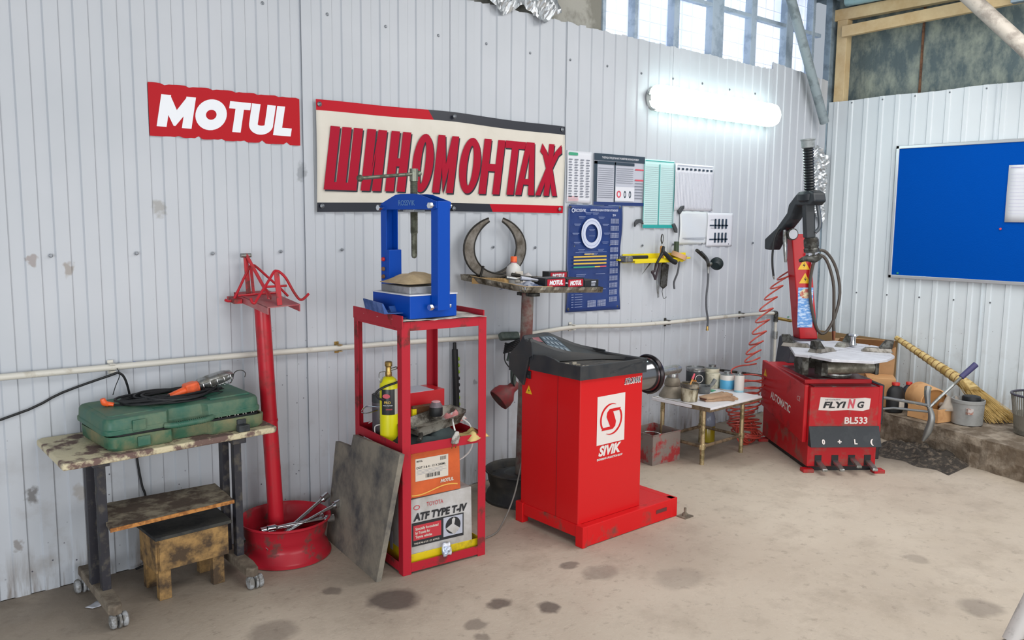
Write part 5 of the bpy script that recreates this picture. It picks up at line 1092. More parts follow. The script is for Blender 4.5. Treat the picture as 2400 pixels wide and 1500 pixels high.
for (a0, c0, a1, c1) in ((0, 0, 1, 0), (0, 0, 0, 1), (1, 0, 1, 1), (0, 1, 1, 1)):
    K = 36; vs = []
    for i in range(K+1):
        f = i/K; a = a0+(a1-a0)*f; c = c0+(c1-c0)*f; w_ = .006*(math.sin(f*2*math.pi*6) > .2); s_ = (-1 if c0 == c1 == 0 else 1 if c0 == c1 else 0, -1 if a0 == a1 == 0 else 1 if a0 == a1 else 0)
        bx = TL_(a, c); bo = (bx[0]+w_*s_[1]*1.0, bx[1]+w_*s_[0], bx[2]); vs += [bx, (bo[0]+.004*s_[1], bo[1]+.004*s_[0], bx[2]+.016), (bx[0]+.006*s_[1], bx[1]+.006*s_[0], bx[2]+.032)]
    b.add(vs, [(i*3+j, i*3+3+j, i*3+4+j, i*3+1+j) for i in range(K) for j in range(2)])
b.build('tray', 'tray_metal', t, solid=.002)
b = MB(); b.box(.02, .08, -.06, .07, 1.160, 1.178); b.build('bracket', 'dark_steel', t, bevel=.002)
b = MB(); b.tube([TL_(0, 0, .033), TL_(.33, 0, .033)], .003, 6, sub=1); b.tube([TL_(0, 0, .033), TL_(0, .85, .033)], .003, 6, sub=1); b.build('cable_edging', mat('edging_tan', 'b09873', .6), t)
# crescents
mat('crescent_metal', '8b867f', .5, .5, dirt='5b544a', amt=.5, dscale=14, sharp=.3); mat('crescent_edge', '34322f', .5, .5)
def crescent(label, sgn, y):
    t = thing('curved_jaw', label, 'metal jaw', (3.035, y, 1.245))
    A = [math.radians(q) for q in range(106, 306, 8)]; o = []; i = []
    for q in A:
        f = (q-A[0])/(A[-1]-A[0]); wv = .012+.060*math.sin(math.pi*min(1, f*1.0+.05))**.8 if f < .95 else .02
        ro = .236+.010*math.sin(q*2); ri = ro-wv
        o.append((sgn*ro*1.02*math.cos(q), .185+ro*.80*math.sin(q) if math.sin(q) < 0 else .185+ro*.72*math.sin(q)+(0)))
        i.append((sgn*ri*1.02*math.cos(q), .185+ri*.80*math.sin(q) if math.sin(q) < 0 else .185+ri*.72*math.sin(q)))
    F = facing((0, 0, 0)); b = MB(); be = MB()
    for k in range(len(A)-1):
        b.prism([o[k], i[k], i[k+1], o[k+1]] if sgn > 0 else [o[k], o[k+1], i[k+1], i[k]], .004, .012, F)
    b.build('plate', 'crescent_metal', t)
    be.tube([tuple(F @ Vector((x, z, .010))) for x, z in o], .0055, 6, sub=1); be.build('flange', 'crescent_edge', t)
    be = MB(); be.tube([tuple(F @ Vector((x, z, .010))) for x, z in i], .0055, 6, sub=1); be.build('flange', 'crescent_edge', t)
    b = MB(); M = F @ Matrix.Translation((sgn*-.115, .045, .012)) @ Matrix.Rotation(sgn*-.35, 4, 'Z'); b.box(-.006, .006, -.04, .03, 0, .010, M); b.build('rib', 'crescent_edge', t, bevel=.002); return t
crescent('left hand curved steel jaw leaning on the wall in the bent tray', 1, -.075); crescent('right hand curved steel jaw leaning on the wall in the bent tray', -1, -.052)
# what lies in the tray
p = TP(.33, .62, .002); t = thing('plastic_bottle', 'white plastic bottle with an orange cap in the bent tray', 'bottle', p, .3)
b = MB(); b.lathe([(.044, 0), (.048, .005), (.049, .085), (.044, .105), (.018, .125), (.016, .135)], 28, Matrix.Diagonal((1, .8, 1, 1))); b.build('body', mat('milky', 'c9c9c6', .4), t)
b = MB(); b.box(-.034, .040, -.0415, -.030, .015, .078); b.build('label', 'label_white', t, bevel=.004)
text('label_text', 'БР-2', 'ink_black', facing((.02, -.0425, .022)), t, h=.012, w=.03, bold=.04)
b = MB(); b.lathe([(.019, .133), (.019, .160), (.017, .163)], 20); b.build('cap', mat('cap_orange', 'e8622a', .35), t)
b = MB(); b.lathe([(.0165, .127), (.0195, .128), (.0195, .132), (.0165, .133)], 20); b.build('neck_ring', 'red_print', t)
mat('box_black', '1c1e22', .4); mat('motul_red', 'b0182c', .4)
def mbox(label, a, c, w_, d_, h_, rz, logo=True, z=0):
    p = TP(a, c, .002+z); t = thing('spare_part_box', label, 'box', p, rz)
    b = MB(); b.box(0, w_, 0, d_, 0, h_); b.build('box', 'box_black', t, bevel=.002)
    if logo:
        F = facing((0, -.001, 0)); b = MB(); b.prism(rect(.012, w_-.012, h_-.048, h_-.006), 0, .0006, F); b.build('brand_panel', 'motul_red', t)
        text('lettering', 'MOTUL', 'sign_white', F @ Matrix.Translation((w_/2, h_-.038, .0004)), t, h=.024, w=w_*.66, bold=.06, shear=.2)
    return t
mbox('black box with red MOTUL panel in the tray, nearest the bottle', .285, .05, .165, .11, .074, .03)
mbox('black box with red MOTUL panel in the tray, second from the bottle', .555, .05, .145, .11, .074, .03)
t = mbox('black box with grey barcode at the right end of the tray', .795, .05, .12, .10, .066, .03, False)
b = MB(); 
for k in range(7): b.prism(rect(.055+k*.005, .058+k*.005, .030, .046), 0, .0006, facing((0, -.001, 0)))
b.prism(rect(.055, .095, .050, .060), 0, .0005, facing((0, -.001, 0))); b.build('barcode', 'print_pale', t)
mbox('black MOTUL box lying behind the front row in the tray', .66, .48, .14, .07, .088, -.15, True, .0)
for i, (a, c, a2, c2, m, lb) in enumerate(((.10, .42, .42, .12, 'steel', 'steel rod tool laid across the rags in the tray'), (.18, .30, .55, .03, 'paper_grey', 'pale plastic spatula on the tray front edge'), (.22, .5, .52, .22, 'dark_steel', 'dark thin file lying under the steel rod'))):
    p0, p1 = TP(a, c, .055+.006*i), TP(a2, c2, .045+.006*i); b = MB(); b.cyl(p0, p1, .006, .0045, 10); b.cyl(p0, tuple(Vector(p0)*.8+Vector(p1)*.2), .011, .009, 12); tag(b.build('hand_tool', m), lb, 'tool')
mat('blue_rag', 'a3aab8', .8, dirt='53607c', amt=.45, dscale=22, sharp=.08)
cloth('patterned_rag', 'white and blue patterned rag at the left of the tray', 0, 0, 0, .24, .16, .042, 'blue_rag', 11, 'rag', .1, 16, world=TP(.20, .25, .002))
cloth('plastic_bag', 'crumpled clear plastic bag behind the boxes in the tray', 0, 0, 0, .17, .11, .065, mat('bag_clear', 'c8c4c4', .25), 13, 'bag', .1, 14, world=TP(.56, .80, .002))
t = thing('grit_block', 'tan ridged abrasive block in the left corner of the tray', 'block', TP(.06, .62, .004), -1.1)
b = MB(); b.box(-.10, .10, -.03, .03, 0, .028)
for k in range(12): b.box(-.098+k*.0168, -.088+k*.0168, -.031, .031, .028, .033)
b.build('block', mat('tan_block', 'a88756', .8), t)
# ============================================================ clamp lamp on the pipe
t = thing('clamp_lamp', 'black clamp lamp with wound cable and red shade hanging at the wall', 'lamp', (3.13, -.06, .60))
mat('shade_red', '94202c', .45, dirt='5d4a44', amt=.45, dscale=10, sharp=.3); mat('lamp_green_black', '3c4843', .4, dirt='55605a', amt=.4, dscale=12)
b = MB(); b.M = Matrix.Translation((-.005, -.03, .29)) @ Matrix.Rotation(.06, 4, 'Y') @ Matrix.Rotation(-.45, 4, 'X'); b.box(-.075, .065, -.035, .012, -.024, .024); b.build('clamp_jaw', 'lamp_green_black', t, bevel=.014, seg=3)
b = MB(); b.M = Matrix.Translation((.065, -.075, .225)) @ Matrix.Rotation(.35, 4, 'Y') @ Matrix.Rotation(-.5, 4, 'X'); b.box(-.055, .055, -.030, .012, -.022, .022); b.build('clamp_jaw', 'lamp_green_black', t, bevel=.012, seg=3)
b = MB(); rr = random.Random(1)
for k in range(6): b.tube([(-.05+.006*k, -.05, .20+.010*k), (.0, -.095-.003*k, .225+.011*k), (.06, -.075, .245+.007*k), (.05, -.03, .235), (-.02, -.02, .20+.01*k)], .0055, 6, closed=True)
b.build('wound_cable', 'rubber_black', t)
b = MB(); b.lathe([(.020, 0), (.031, .012), (.031, .055), (.02, .075)], 18, Matrix.Translation((.03, -.06, .135)) @ Matrix.Rotation(.35, 4, 'Y')); b.cyl((.0, -.055, .19), (-.02, -.05, .145), .022, .016); b.build('joint', 'lamp_green_black', t)
b = MB(); b.tube([(.025, -.06, .15), (.012, -.06, .10), (.008, -.06, .05), (.010, -.065, .0)], .016, 12, rs=[.020, .019, .017, .017]); b.build('neck', 'lamp_green_black', t)
b = MB(); SM = Matrix.Translation((.026, -.065, -.012)) @ Vector((0, 0, 0)).to_track_quat('Z', 'Y').to_matrix().to_4x4() if False else axis_frame((.034, -.06, .004), (-.085, -.035, -.085))[0]
b.lathe([(.0, -.012), (.020, -.008), (.030, .006), (.031, .045), (.042, .060), (.064, .085), (.072, .118), (.070, .150), (.066, .152), (.066, .120), (.058, .088), (.03, .06)], 28, SM, caps=False); b.build('shade', 'shade_red', t)
b = MB(); b.tube([(-.05, -.05, .20), (-.055, -.06, .15), (-.02, -.08, .10), (.03, -.08, .075), (.09, -.06, .05), (.14, -.03, .03)], .004, 6); b.build('cable', 'rubber_black', t)
b = MB(); b.tube([(-.0, -.08, .08), (-.012, -.08, .04), (.0, -.08, .0), (.05, -.07, -.03), (.13, -.04, -.05)], .004, 6); b.build('cable', 'rubber_black', t)
# ============================================================ crate, low table and what stands on it
mat('crate_metal', '857a74', .6, .2, dirt='a03436', amt=.42, dscale=9, sharp=.1)
t = thing('metal_crate', 'worn red and grey metal crate open at the top beside the balancer', 'crate', (4.065, -.435, 0), -.06)
b = MB(); W, D, H_ = .262, .24, .20
for (x0, x1, y0, y1) in ((-.0, W, 0, .003), (0, W, D-.003, D), (0, .003, .003, D-.003), (W-.003, W, .003, D-.003)): b.box(x0, x1, y0, y1, 0, H_)
b.box(.003, W-.003, .003, D-.003, 0, .004); b.build('body', 'crate_metal', t, bevel=.001)
b = MB(); b.tube([(0, 0, H_), (W, 0, H_), (W, D, H_), (0, D, H_)], .004, 6, closed=True, sub=1); b.build('rolled_rim', 'crate_metal', t)
b = MB(); b.tube([(-.006, D*.45, H_-.02), (.02, D*.35, H_+.01), (.10, .06, H_-.004), (.15, .02, H_-.035)], .003, 6); b.build('handle', 'steel', t)
mat('brass_tube', 'bfae88', .32, .7, dirt='857856', amt=.4, dscale=18); mat('table_white', 'dcdce0', .35, dirt='c3bfbc', amt=.25, dscale=5); mat('table_edge', '85745c', .45, .4, dirt='5d5040', amt=.45, dscale=16)
TX, TY = 4.30, -.70
t = thing('low_table', 'low white topped table on brass coloured tube legs', 'table', (TX, TY, 0), .02)
b = MB(); b.prism([(0, 0), (.60, .0), (.60, .46), (-.02, .46)], .376, .398); tp = b.build('tabletop', 'table_white', t, bevel=.002)
b = MB(); b.box(-.006, .0, -.002, .46, .372, .400); b.build('edge_strip', 'table_edge', tp, bevel=.001)
b = MB(); b.box(-.004, .602, -.005, -.001, .372, .386); b.build('edge_strip', 'table_edge', tp, bevel=.001)
for x, y in ((.052, .085), (.50, .085), (.50, .42), (.052, .42)):
    b = MB(); b.cyl((x, y, 0), (x, y, .376), .015, n=16); lg = b.build('leg', 'brass_tube', t)
    b = MB(); b.cyl((x, y, .10), (x, y, .14), .019, n=16); b.box(x-.032, x+.032, y-.006, y+.006, .105, .135); b.build('clamp', 'brass_tube', lg, bevel=.002)
for (a, c) in (((.052, .085), (.50, .085)), ((.50, .085), (.50, .42)), ((.50, .42), (.052, .42)), ((.052, .42), (.052, .085))):
    b = MB(); b.cyl((*a, .12), (*c, .12), .011, n=12); b.build('rail', 'table_edge', t)
Z = .399
mat('cone_grey', '8d8577', .55, .4, dirt='6e685c', amt=.45, dscale=8, sharp=.3)
t = thing('centering_cone', 'stack of grey steel centring cones on the left of the low table', 'cones', (4.40, -.31, Z))
b = MB(); b.lathe([(.088, 0), (.088, .008), (.050, .075), (.046, .078)], 32); b.build('large_cone', 'cone_grey', t)
b = MB(); b.lathe([(.054, .078), (.056, .082), (.052, .108), (.042, .125), (.040, .13)], 30); b.build('middle_cone', 'cone_grey', t)
b = MB(); b.lathe([(.038, .13), (.039, .15), (.032, .168), (.022, .175), (.020, .20), (.010, .205)], 26); b.build('small_cone', 'steel', t)
mat('grimy_white', 'b5ae98', .6, dirt='5e5238', amt=.52, dscale=16, sharp=.15, stretch=(1, 1, .35))
t = thing('paste_bucket', 'small grimy white bucket of paste with a red handled brush', 'bucket', (4.375, -.475, Z))
b = MB(); b.lathe([(.050, 0), (.054, .003), (.058, .108), (.055, .108), (.051, .006), (.0, .006)], 32, caps=False); b.build('body', 'grimy_white', t)
b = MB(); b.lathe([(.059, .092), (.062, .095), (.062, .118), (.059, .121), (.056, .118), (.057, .092), (.059, .092)], 32, caps=False); b.build('rim', mat('bucket_rim', '4a443c', .5, dirt='8a8374', amt=.4, dscale=20), t)
b = MB(); b.lathe([(.0, .10), (.055, .10)], 24, caps=False); b.build('paste', mat('paste', '8d8268', .7, bump=.5), t)
b = MB(); b.tube([(-.062, 0, .105), (-.05, -.04, .092), (0, -.066, .085), (.05, -.04, .092), (.062, 0, .105)], .003, 6); b.build('bail', 'dark_steel', t)
b = MB(); b.cyl((.0, .0, .10), (.055, .02, .138), .005, .006); br = b.build('brush_ferrule', 'wood_handle', t); b = MB(); b.cyl((.05, .018, .135), (.09, .033, .165), .009, .006); b.build('brush_handle', 'red_print', t)
t = thing('wooden_block', 'splintered amber wooden piece behind the bucket', 'wood', (4.56, -.36, Z)); b = MB(); b.prism([(-.025, 0), (.03, 0), (.045, .05), (.02, .045), (.012, .10), (-.005, .07), (-.02, .085)], -.02, .02, facing((0, 0, 0))); b.build('piece', mat('amber_wood', 'b9772f', .5, dirt='8f5a26', amt=.4), t)
def can(name, label, cat, x, y, r, h, m, lid_m='steel', lab_m=None, lab=(.15, .8), cone=0, rz=0):
    t = thing(name, label, cat, (x, y, Z), rz)
    b = MB(); b.lathe([(r*.96, 0), (r, .003), (r, h-.004), (r*.97, h)], 30); b.build('body', m, t)
    if lab_m: b = MB(); b.lathe([(r*1.008, h*lab[0]), (r*1.012, h*lab[0]+.001), (r*1.012, h*lab[1]), (r*1.008, h*lab[1]+.001)], 30, caps=False); b.build('label', lab_m, t)
    if cone: b = MB(); b.lathe([(r*.97, h), (r*.55, h+cone*.35), (r*.5, h+cone*.45), (r*.5, h+cone), (r*.44, h+cone+.002)], 24); b.build('lid', lid_m, t)
    return t
mat('can_steel', '8f9294', .3, .8, dirt='6a6a66', amt=.4, dscale=14)
t = can('paint_can', 'dark open tin can with a round printed badge at the back of the low table', 'can', 4.80, -.20, .068, .135, 'can_steel', lab_m='plastic_black', lab=(.06, .86))
b = MB(); b.pipe((0, 0, .132), (0, 0, .142), .071, .062, 30); b.build('rim', 'steel', t)
b = MB(); MM_ = Matrix.Rotation(-1.05-math.pi/2+.6, 4, 'Z') @ Matrix.Translation((0, -.0695, .068)) @ Matrix.Rotation(math.pi/2, 4, 'X') @ Matrix.Identity(4)
MM_ = Matrix.Rotation(-.55, 4, 'Z') @ facing((0, -.0695, .068)); b.ringpoly(circ(0, 0, .030), circ(0, 0, .026), 0, .0008, MM_); b.build('badge', 'logo_white', t)
can('solvent_can', 'tall beige solvent can with a small steel cap beside the dark tin', 'can', 4.94, -.24, .052, .125, mat('can_beige', 'c3bda8', .45, dirt='8f8a76', amt=.35, dscale=10), 'can_steel', cone=.025)
can('solvent_can', 'beige can with a wide pale lid in front of the tall beige one', 'can', 4.87, -.30, .050, .105, 'can_beige', 'can_steel', cone=.0)
can('glue_can', 'white can with a light blue label on the right of the low table', 'can', 4.90, -.40, .050, .105, mat('can_white', 'cfcac4', .4), 'can_steel', mat('label_sky', '4fa0c8', .4, dirt='3a8ab4', amt=.3), (.06, .66), cone=.022)
can('spray_bottle', 'slim white bottle with steel cap at the right end of the low table', 'bottle', 4.895, -.505, .034, .118, 'can_white', 'can_steel', mat('label_base', '8db9c8', .4), (.0, .10), cone=.022)
t = thing('funnel_tool', 'grey plastic funnel lying behind the gloves', 'funnel', (4.66, -.37, Z), .2)
b = MB(); b.lathe([(.045, .0), (.052, .004), (.056, .045), (.060, .05), (.052, .05), (.046, .008)], 26, caps=False); b.build('bowl', mat('grey_plastic', '5d6163', .5, dirt='80807a', amt=.4, dscale=14), t)
b = MB(); b.tube([(.05, .0, .035), (.09, -.02, .04), (.13, -.03, .075)], .012, 10, rs=[.012, .012, .016]); b.build('spout', 'grey_plastic', t)
b = MB(); b.box(-.03, .03, -.02, .02, 0, .004, Matrix.Translation((.10, -.02, 0))); b.build('base_tab', 'green_print', t)
mat('glove_tan', 'a68a70', .85, dirt='8d7058', amt=.4, dscale=8, sharp=.3, bump=.3, bscale=60)
t = thing('work_gloves', 'pair of tan cloth work gloves on the front of the low table', 'gloves', (4.55, -.575, Z), -.35)
def blob(outl, h, M):
    b = MB(); n = len(outl); cx = sum(p[0] for p in outl)/n; cy = sum(p[1] for p in outl)/n; vs = []
    for s_, z in ((1, 0), (1.03, h*.4), (.96, h*.8), (.75, h), (.4, h*1.08), (.05, h*1.1)): vs += [(cx+(x-cx)*s_, cy+(y-cy)*s_, z+.002*math.sin(x*90+y*70)*(z > 0)) for x, y in outl]
    b.add(vs, [(j*n+i, j*n+(i+1) % n, (j+1)*n+(i+1) % n, (j+1)*n+i) for j in range(5) for i in range(n)]+[tuple(5*n+i for i in range(n)), tuple(reversed(range(n)))], True, M); return b
gl_ = [(-.11, -.03), (-.06, -.045), (.0, -.045), (.05, -.05), (.075, -.075), (.09, -.065), (.085, -.04), (.13, -.045), (.135, -.025), (.09, -.015), (.14, -.008), (.142, .012), (.09, .012), (.13, .028), (.125, .045), (.07, .04), (.02, .05), (-.04, .045), (-.11, .04)]
blob(gl_, .018, Matrix.Identity(4)).build('glove', 'glove_tan', t); blob(gl_, .016, Matrix.Translation((-.01, .02, .018)) @ Matrix.Rotation(.28, 4, 'Z')).build('glove', 'glove_tan', t)
b = MB(); b.tube([(-.112, -.03, .010), (-.112, .005, .016), (-.112, .04, .010)], .004, 6); b.build('cuff', mat('cuff_brown', '7b3d34', .8), t)
t = thing('oil_bottle', 'clear bottle with yellow oil under the low table', 'bottle', (4.86, -.28, 0))
b = MB(); b.lathe([(.048, 0), (.052, .005), (.052, .115), (.050, .12)], 26); b.build('oil', mat('oil_yellow', '9a8a1e', .2, coat=.4), t)
b = MB(); b.lathe([(.0525, .118), (.052, .17), (.040, .215), (.016, .245), (.016, .265)], 26, caps=False); b.build('neck', 'clear_plastic', t)
# ------------------------------------------------------------ black air pipe end lying behind the cans
b = MB(); b.cyl((5.0, -.09, .50), (5.75, -.16, .36), .010); tag(b.build('lever_bar', 'dark_steel'), 'dark steel bar leaning behind the cans by the wall', 'bar')
# ------------------------------------------------------------ red spiral air hose
mat('hose_red', 'b5483c', .35, dirt='8f3a34', amt=.3, dscale=12)
t = thing('coiled_air_hose', 'red spiral air hose hanging down to the floor by the tyre changer', 'air hose', (5.055, -.47, 0))
pts = []; off = Vector((-5.055, .47, 0))
ax = [Vector(p) for p in ((5.515, -.46, 1.215), (5.40, -.45, 1.12), (5.30, -.45, 1.0), (5.235, -.45, .88), (5.17, -.46, .76), (5.12, -.46, .66), (5.09, -.47, .58))]
def along(axp, f):
    q = f*(len(axp)-1); i = min(int(q), len(axp)-2); return axp[i].lerp(axp[i+1], q-i)
turns = 9
for k in range(turns*12+1):
    f = k/(turns*12); c = along(ax, f); a = 2*math.pi*k/12; pts.append(c+off+Vector((.058*math.cos(a), .050*math.sin(a), .030*math.cos(a+.9))))
pts = [Vector((5.50, -.52, 1.24))+off]+pts
b = MB(); b.tube([tuple(p) for p in pts], .0058, 8, sub=2); b.build('upper_spiral', 'hose_red', t)
pts = []
for k in range(14*12+1):
    f = k/(14*12); a = 2*math.pi*k/12; r = .115+.02*math.sin(k*.11); z = .56-.50*f**.62; pts.append((.0+.03*math.sin(k*.05)+r*math.cos(a)*1.1, .02+r*math.sin(a)*.75, z+.016*math.sin(a+k*.03)))
b = MB(); b.tube(pts, .0058, 8, sub=2); b.build('lower_spiral', 'hose_red', t)
pts = []; rr = random.Random(4)
for k in range(12*10+1):
    a = 2*math.pi*k/10; l = k//10; r = .070+.045*math.sin(l*1.9)**2; tl = .7+.5*math.sin(l*1.3)
    p = Vector((r*math.cos(a), r*math.sin(a)*.8, 0)); q = Matrix.Rotation(tl, 4, 'X') @ Matrix.Rotation(l*.6, 4, 'Z') @ p
    pts.append((-.03+q.x+.01*l*.5-.02, -.02+q.y*.9, max(.009, .085+q.z+.004*math.sin(l))))
b = MB(); b.tube(pts, .0058, 8, sub=2); b.build('floor_tangle', 'hose_red', t)
# ============================================================ tyre changer
CO = Vector((4.753, -1.126, 0)); CR = math.atan2(-.6, .8)
mat('changer_red', 'b3151f', .4, coat=.2, dirt='8c2228', amt=.15, dscale=6); mat('changer_red_low', 'b01c24', .45, dirt='8a5048', amt=.3, dscale=9, sharp=.15)
mat('changer_top', '6a1c24', .35, .2, dirt='8a8a8a', amt=.3, dscale=8); mat('changer_black', '20262c', .45, dirt='3a3e42', amt=.35, dscale=8); mat('plate_grey', 'd0d2da', .4, .15, dirt='b0b1b8', amt=.4, dscale=5, sharp=.3)
mat('box_grey_violet', '34363f', .5, dirt='55565c', amt=.3, dscale=6)
t = thing('tyre_changer', 'red FLYING tyre changer with turntable and tall mounting arm', 'tyre changer', CO, CR)
b = MB(); b.box(.004, .455, .004, .80, .03, .548); cab = b.build('cabinet', 'changer_red_low', t, bevel=.006)
b = MB(); b.box(.02, .44, .02, .78, 0, .03); b.build('plinth', 'rubber_black', cab)
b = MB(); b.prism([(-.03, .556), (-.03, .182), (-.79, .262), (-.79, .590), (-.77, .596)][::-1] if False else [(-.79, .262), (-.03, .182), (-.03, .556), (-.79, .590)], .0, .028, facing((.004, 0, 0), (0, -1, 0))); sd_ = b.build('side_cover', 'changer_red', t, bevel=.006, seg=3)
SL = facing((-.0245, 0, 0), (0, -1, 0))
text('lettering', 'AUTOMATIC', 'logo_white', SL @ Matrix.Translation((-.42, .338, .0)) @ Matrix.Rotation(-.075, 4, 'Z'), sd_, h=.052, w=.36, bold=.03)
text('lettering', 'CE', 'logo_white', SL @ Matrix.Translation((-.115, .437, 0)), sd_, h=.032, w=.05, bold=-.005)
warn(sd_, SL @ Matrix.Translation((-.718, .485, 0)), .06)
b = MB(); b.box(.004, .45, .10, .78, .548, .580); b.build('top_step', 'changer_red', cab, bevel=.006)
b = MB(); b.box(.05, .43, .012, .55, .5795, .583) if False else b.box(.03, .44, .010, .098, .548, .552); b.build('top_panel', 'changer_top', cab)
b = MB(); b.box(.05, .44, .105, .60, .580, .5825); b.build('top_panel', 'changer_top', cab)
F = facing((0, .0035, 0))
b = MB(); b.prism([(.060, .400), (.15, .396), (.25, .400), (.35, .394), (.392, .405), (.398, .474), (.36, .480), (.28, .474), (.18, .478), (.07, .484)], .0, .0012, F); pn_ = b.build('name_plate', 'logo_white', t)
FB = facing((0, .0018, 0))
text('lettering', 'FLYI', 'ink_black', FB @ Matrix.Translation((.088, .415, 0)), pn_, h=.040, w=.150, bold=.04, shear=.2, align='LEFT')
text('lettering', 'N', 'red_print', FB @ Matrix.Translation((.248, .415, 0)), pn_, h=.055, w=.050, bold=.06, shear=.2, align='LEFT')
text('lettering', 'G', 'ink_black', FB @ Matrix.Translation((.312, .415, 0)), pn_, h=.040, w=.045, bold=.04, shear=.2, align='LEFT')
text('lettering', 'АВТОАЛЬЯНС', 'print_dark', FB @ Matrix.Translation((.15, .463, 0)), pn_, h=.009, w=.10)
text('lettering', 'BL533', 'logo_white', F @ Matrix.Translation((.31, .312, 0)), t, h=.042, w=.150, bold=.03)
b = MB(); b.hexa([(.002, -.05, .170), (.462, -.05, .170), (.462, .002, .170), (.002, .002, .170)], [(.002, -.002, .296), (.462, -.002, .296), (.462, .002, .296), (.002, .002, .296)]); pc = b.build('pedal_panel', 'changer_black', t, bevel=.003)
PF = facing((0, -.052, .17), (1, 0, 0), (0, .048, .126))
for k, s_ in enumerate('0+L('):
    text('pedal_symbol', ('0', '+', 'L', '(')[k], 'logo_white', PF @ Matrix.Translation((.085+.105*k, .022, .0012)), pc, h=.030, w=.020 if k != 1 else .026, bold=.05)
for k, (x, dz) in enumerate(((.075, 0), (.185, 0), (.295, .02), (.40, 0))):
    b = MB(); b.box(x-.022, x+.022, .001, .006, .035, .105); hl = b.build('pedal_slot', 'rubber_black', t)
    b = MB(); b.hexa([(x-.013, -.10, .028+dz), (x+.02, -.105, .028+dz), (x+.020, .004, .055+dz), (x-.014, .004, .055+dz)], [(x-.013, -.10, .045+dz), (x+.02, -.105, .045+dz), (x+.020, .004, .075+dz), (x-.014, .004, .075+dz)]); b.build('pedal', 'steel', t, bevel=.004)
for x, y in ((-.03, .0), (.42, -.03), (-.05, .74)):
    b = MB(); b.box(x, x+.07, y-.03, y+.03, 0, .022); b.build('foot', 'changer_red_low', t, bevel=.003)
b = MB(); b.box(.455, .495, .02, .62, .30, .56); b.build('right_cover', 'changer_black', t, bevel=.008)
b = MB(); b.box(.455, .485, .02, .40, .07, .28); b.build('rubber_pad', 'rubber_black', t, bevel=.006)
b = MB(); b.box(.452, .475, .004, .72, .25, .555); b.build('right_panel', 'changer_red', t, bevel=.004)
# turntable
b = MB(); b.lathe([(.085, .583), (.092, .585), (.092, .60), (.07, .605), (.065, .665)], 36, Matrix.Translation((.25, .20, 0))); b.build('hub', 'dark_steel', t)
b = MB(); b.lathe([(.075, .598), (.100, .600), (.100, .610), (.075, .612)], 36, Matrix.Translation((.25, .20, 0))); b.build('hub_ring', 'steel', t)
for k, (y, z) in enumerate(((.045, .665), (.36, .665))):
    b = MB(); b.M = Matrix.Translation((.25, y, z)) @ Matrix.Rotation(.12, 4, 'Z'); b.cyl((-.16, 0, 0), (.18, 0, 0), .038, n=24); cy_ = b.build('clamp_cylinder', mat('cyl_grey', '86847a', .35, .6, dirt='66645a', amt=.4, dscale=8), t)
    b = MB(); b.M = Matrix.Translation((.25, y, z)) @ Matrix.Rotation(.12, 4, 'Z'); b.box(-.20, -.155, -.042, .042, -.042, .042); b.build('end_cap', 'dark_steel', cy_, bevel=.004); b = MB(); b.M = Matrix.Translation((.25, y, z)) @ Matrix.Rotation(.12, 4, 'Z'); b.box(.175, .20, -.042, .042, -.042, .042); b.build('end_cap', 'dark_steel', cy_, bevel=.004)
b = MB(); b.box(-.02, .52, .17, .235, .64, .725); b.build('slide_carriage', 'dark_steel', t, bevel=.006)
b = MB(); b.box(-.045, .00, .04, .16, .62, .735); b.build('link_bracket', 'dark_steel', t, bevel=.004)
b = MB(); b.lathe([(.12, .70), (.14, .735)], 28, Matrix.Translation((.25, .20, 0))); b.build('table_boss', 'dark_steel', t)
TC = (.25, .20)
OC = [(-.109, .022), (-.041, -.044), (.03, -.19), (.272, -.263), (.399, -.187), (.501, -.076), (.611, .288), (.583, .401), (.428, .60), (.123, .557), (.015, .437)]
oc = [(x, y) for x, y in OC]
def seg_plate(idx, name='turntable_plate'):
    pts = [oc[i] for i in idx]; cx, cy = .245, .175
    poly = [(cx, cy)]+pts; mx = sum(p[0] for p in poly)/len(poly); my = sum(p[1] for p in poly)/len(poly)
    poly = [(mx+(x-mx)*.95, my+(y-my)*.95) for x, y in poly]; b = MB(); b.prism(poly, .742, .760); return b.build(name, 'plate_grey', t, bevel=.0025)
mid = lambda a, c: ((a[0]+c[0])/2, (a[1]+c[1])/2)
seg_plate([1, 2, 3, 4, 5]); seg_plate([5, 6, 7]); seg_plate([7, 8, 9, 10]); seg_plate([10, 0, 1])
b = MB(); b.box(-.06, .56, .145, .205, .728, .746, Matrix.Translation((0, 0, 0))); b.build('cross_guide', 'dark_steel', t)
for (x, y, a) in ((.10, .10, 3.6), (.39, .36, .7), (.02, .33, 2.6), (.48, .10, -.4)):
    b = MB(); M = Matrix.Translation((x, y, .760)) @ Matrix.Rotation(a, 4, 'Z') @ Matrix.Scale(1.4, 4); b.M = M
    b.hexa([(-.075, -.026, 0), (.06, -.026, 0), (.06, .026, 0), (-.075, .026, 0)], [(-.055, -.022, .018), (.050, -.022, .018), (.050, .022, .018), (-.055, .022, .018)]); sl_ = b.build('jaw_slide', mat('jaw_metal', '9a958d', .35, .6, dirt='6a655d', amt=.45, dscale=14), t, bevel=.002)
    b = MB(); b.M = M; b.hexa([(.0, -.024, .018), (.055, -.020, .018), (.055, .020, .018), (.0, .024, .018)], [(.025, -.014, .055), (.062, -.010, .055), (.062, .010, .055), (.025, .014, .055)]); b.build('jaw', 'dark_steel', sl_, bevel=.003)
b = MB(); b.lathe([(.020, .775), (.016, .80), (.018, .83), (.032, .838), (.030, .848)], 20, Matrix.Translation((.405, .30, 0))); b.build('stud', 'chrome', t)
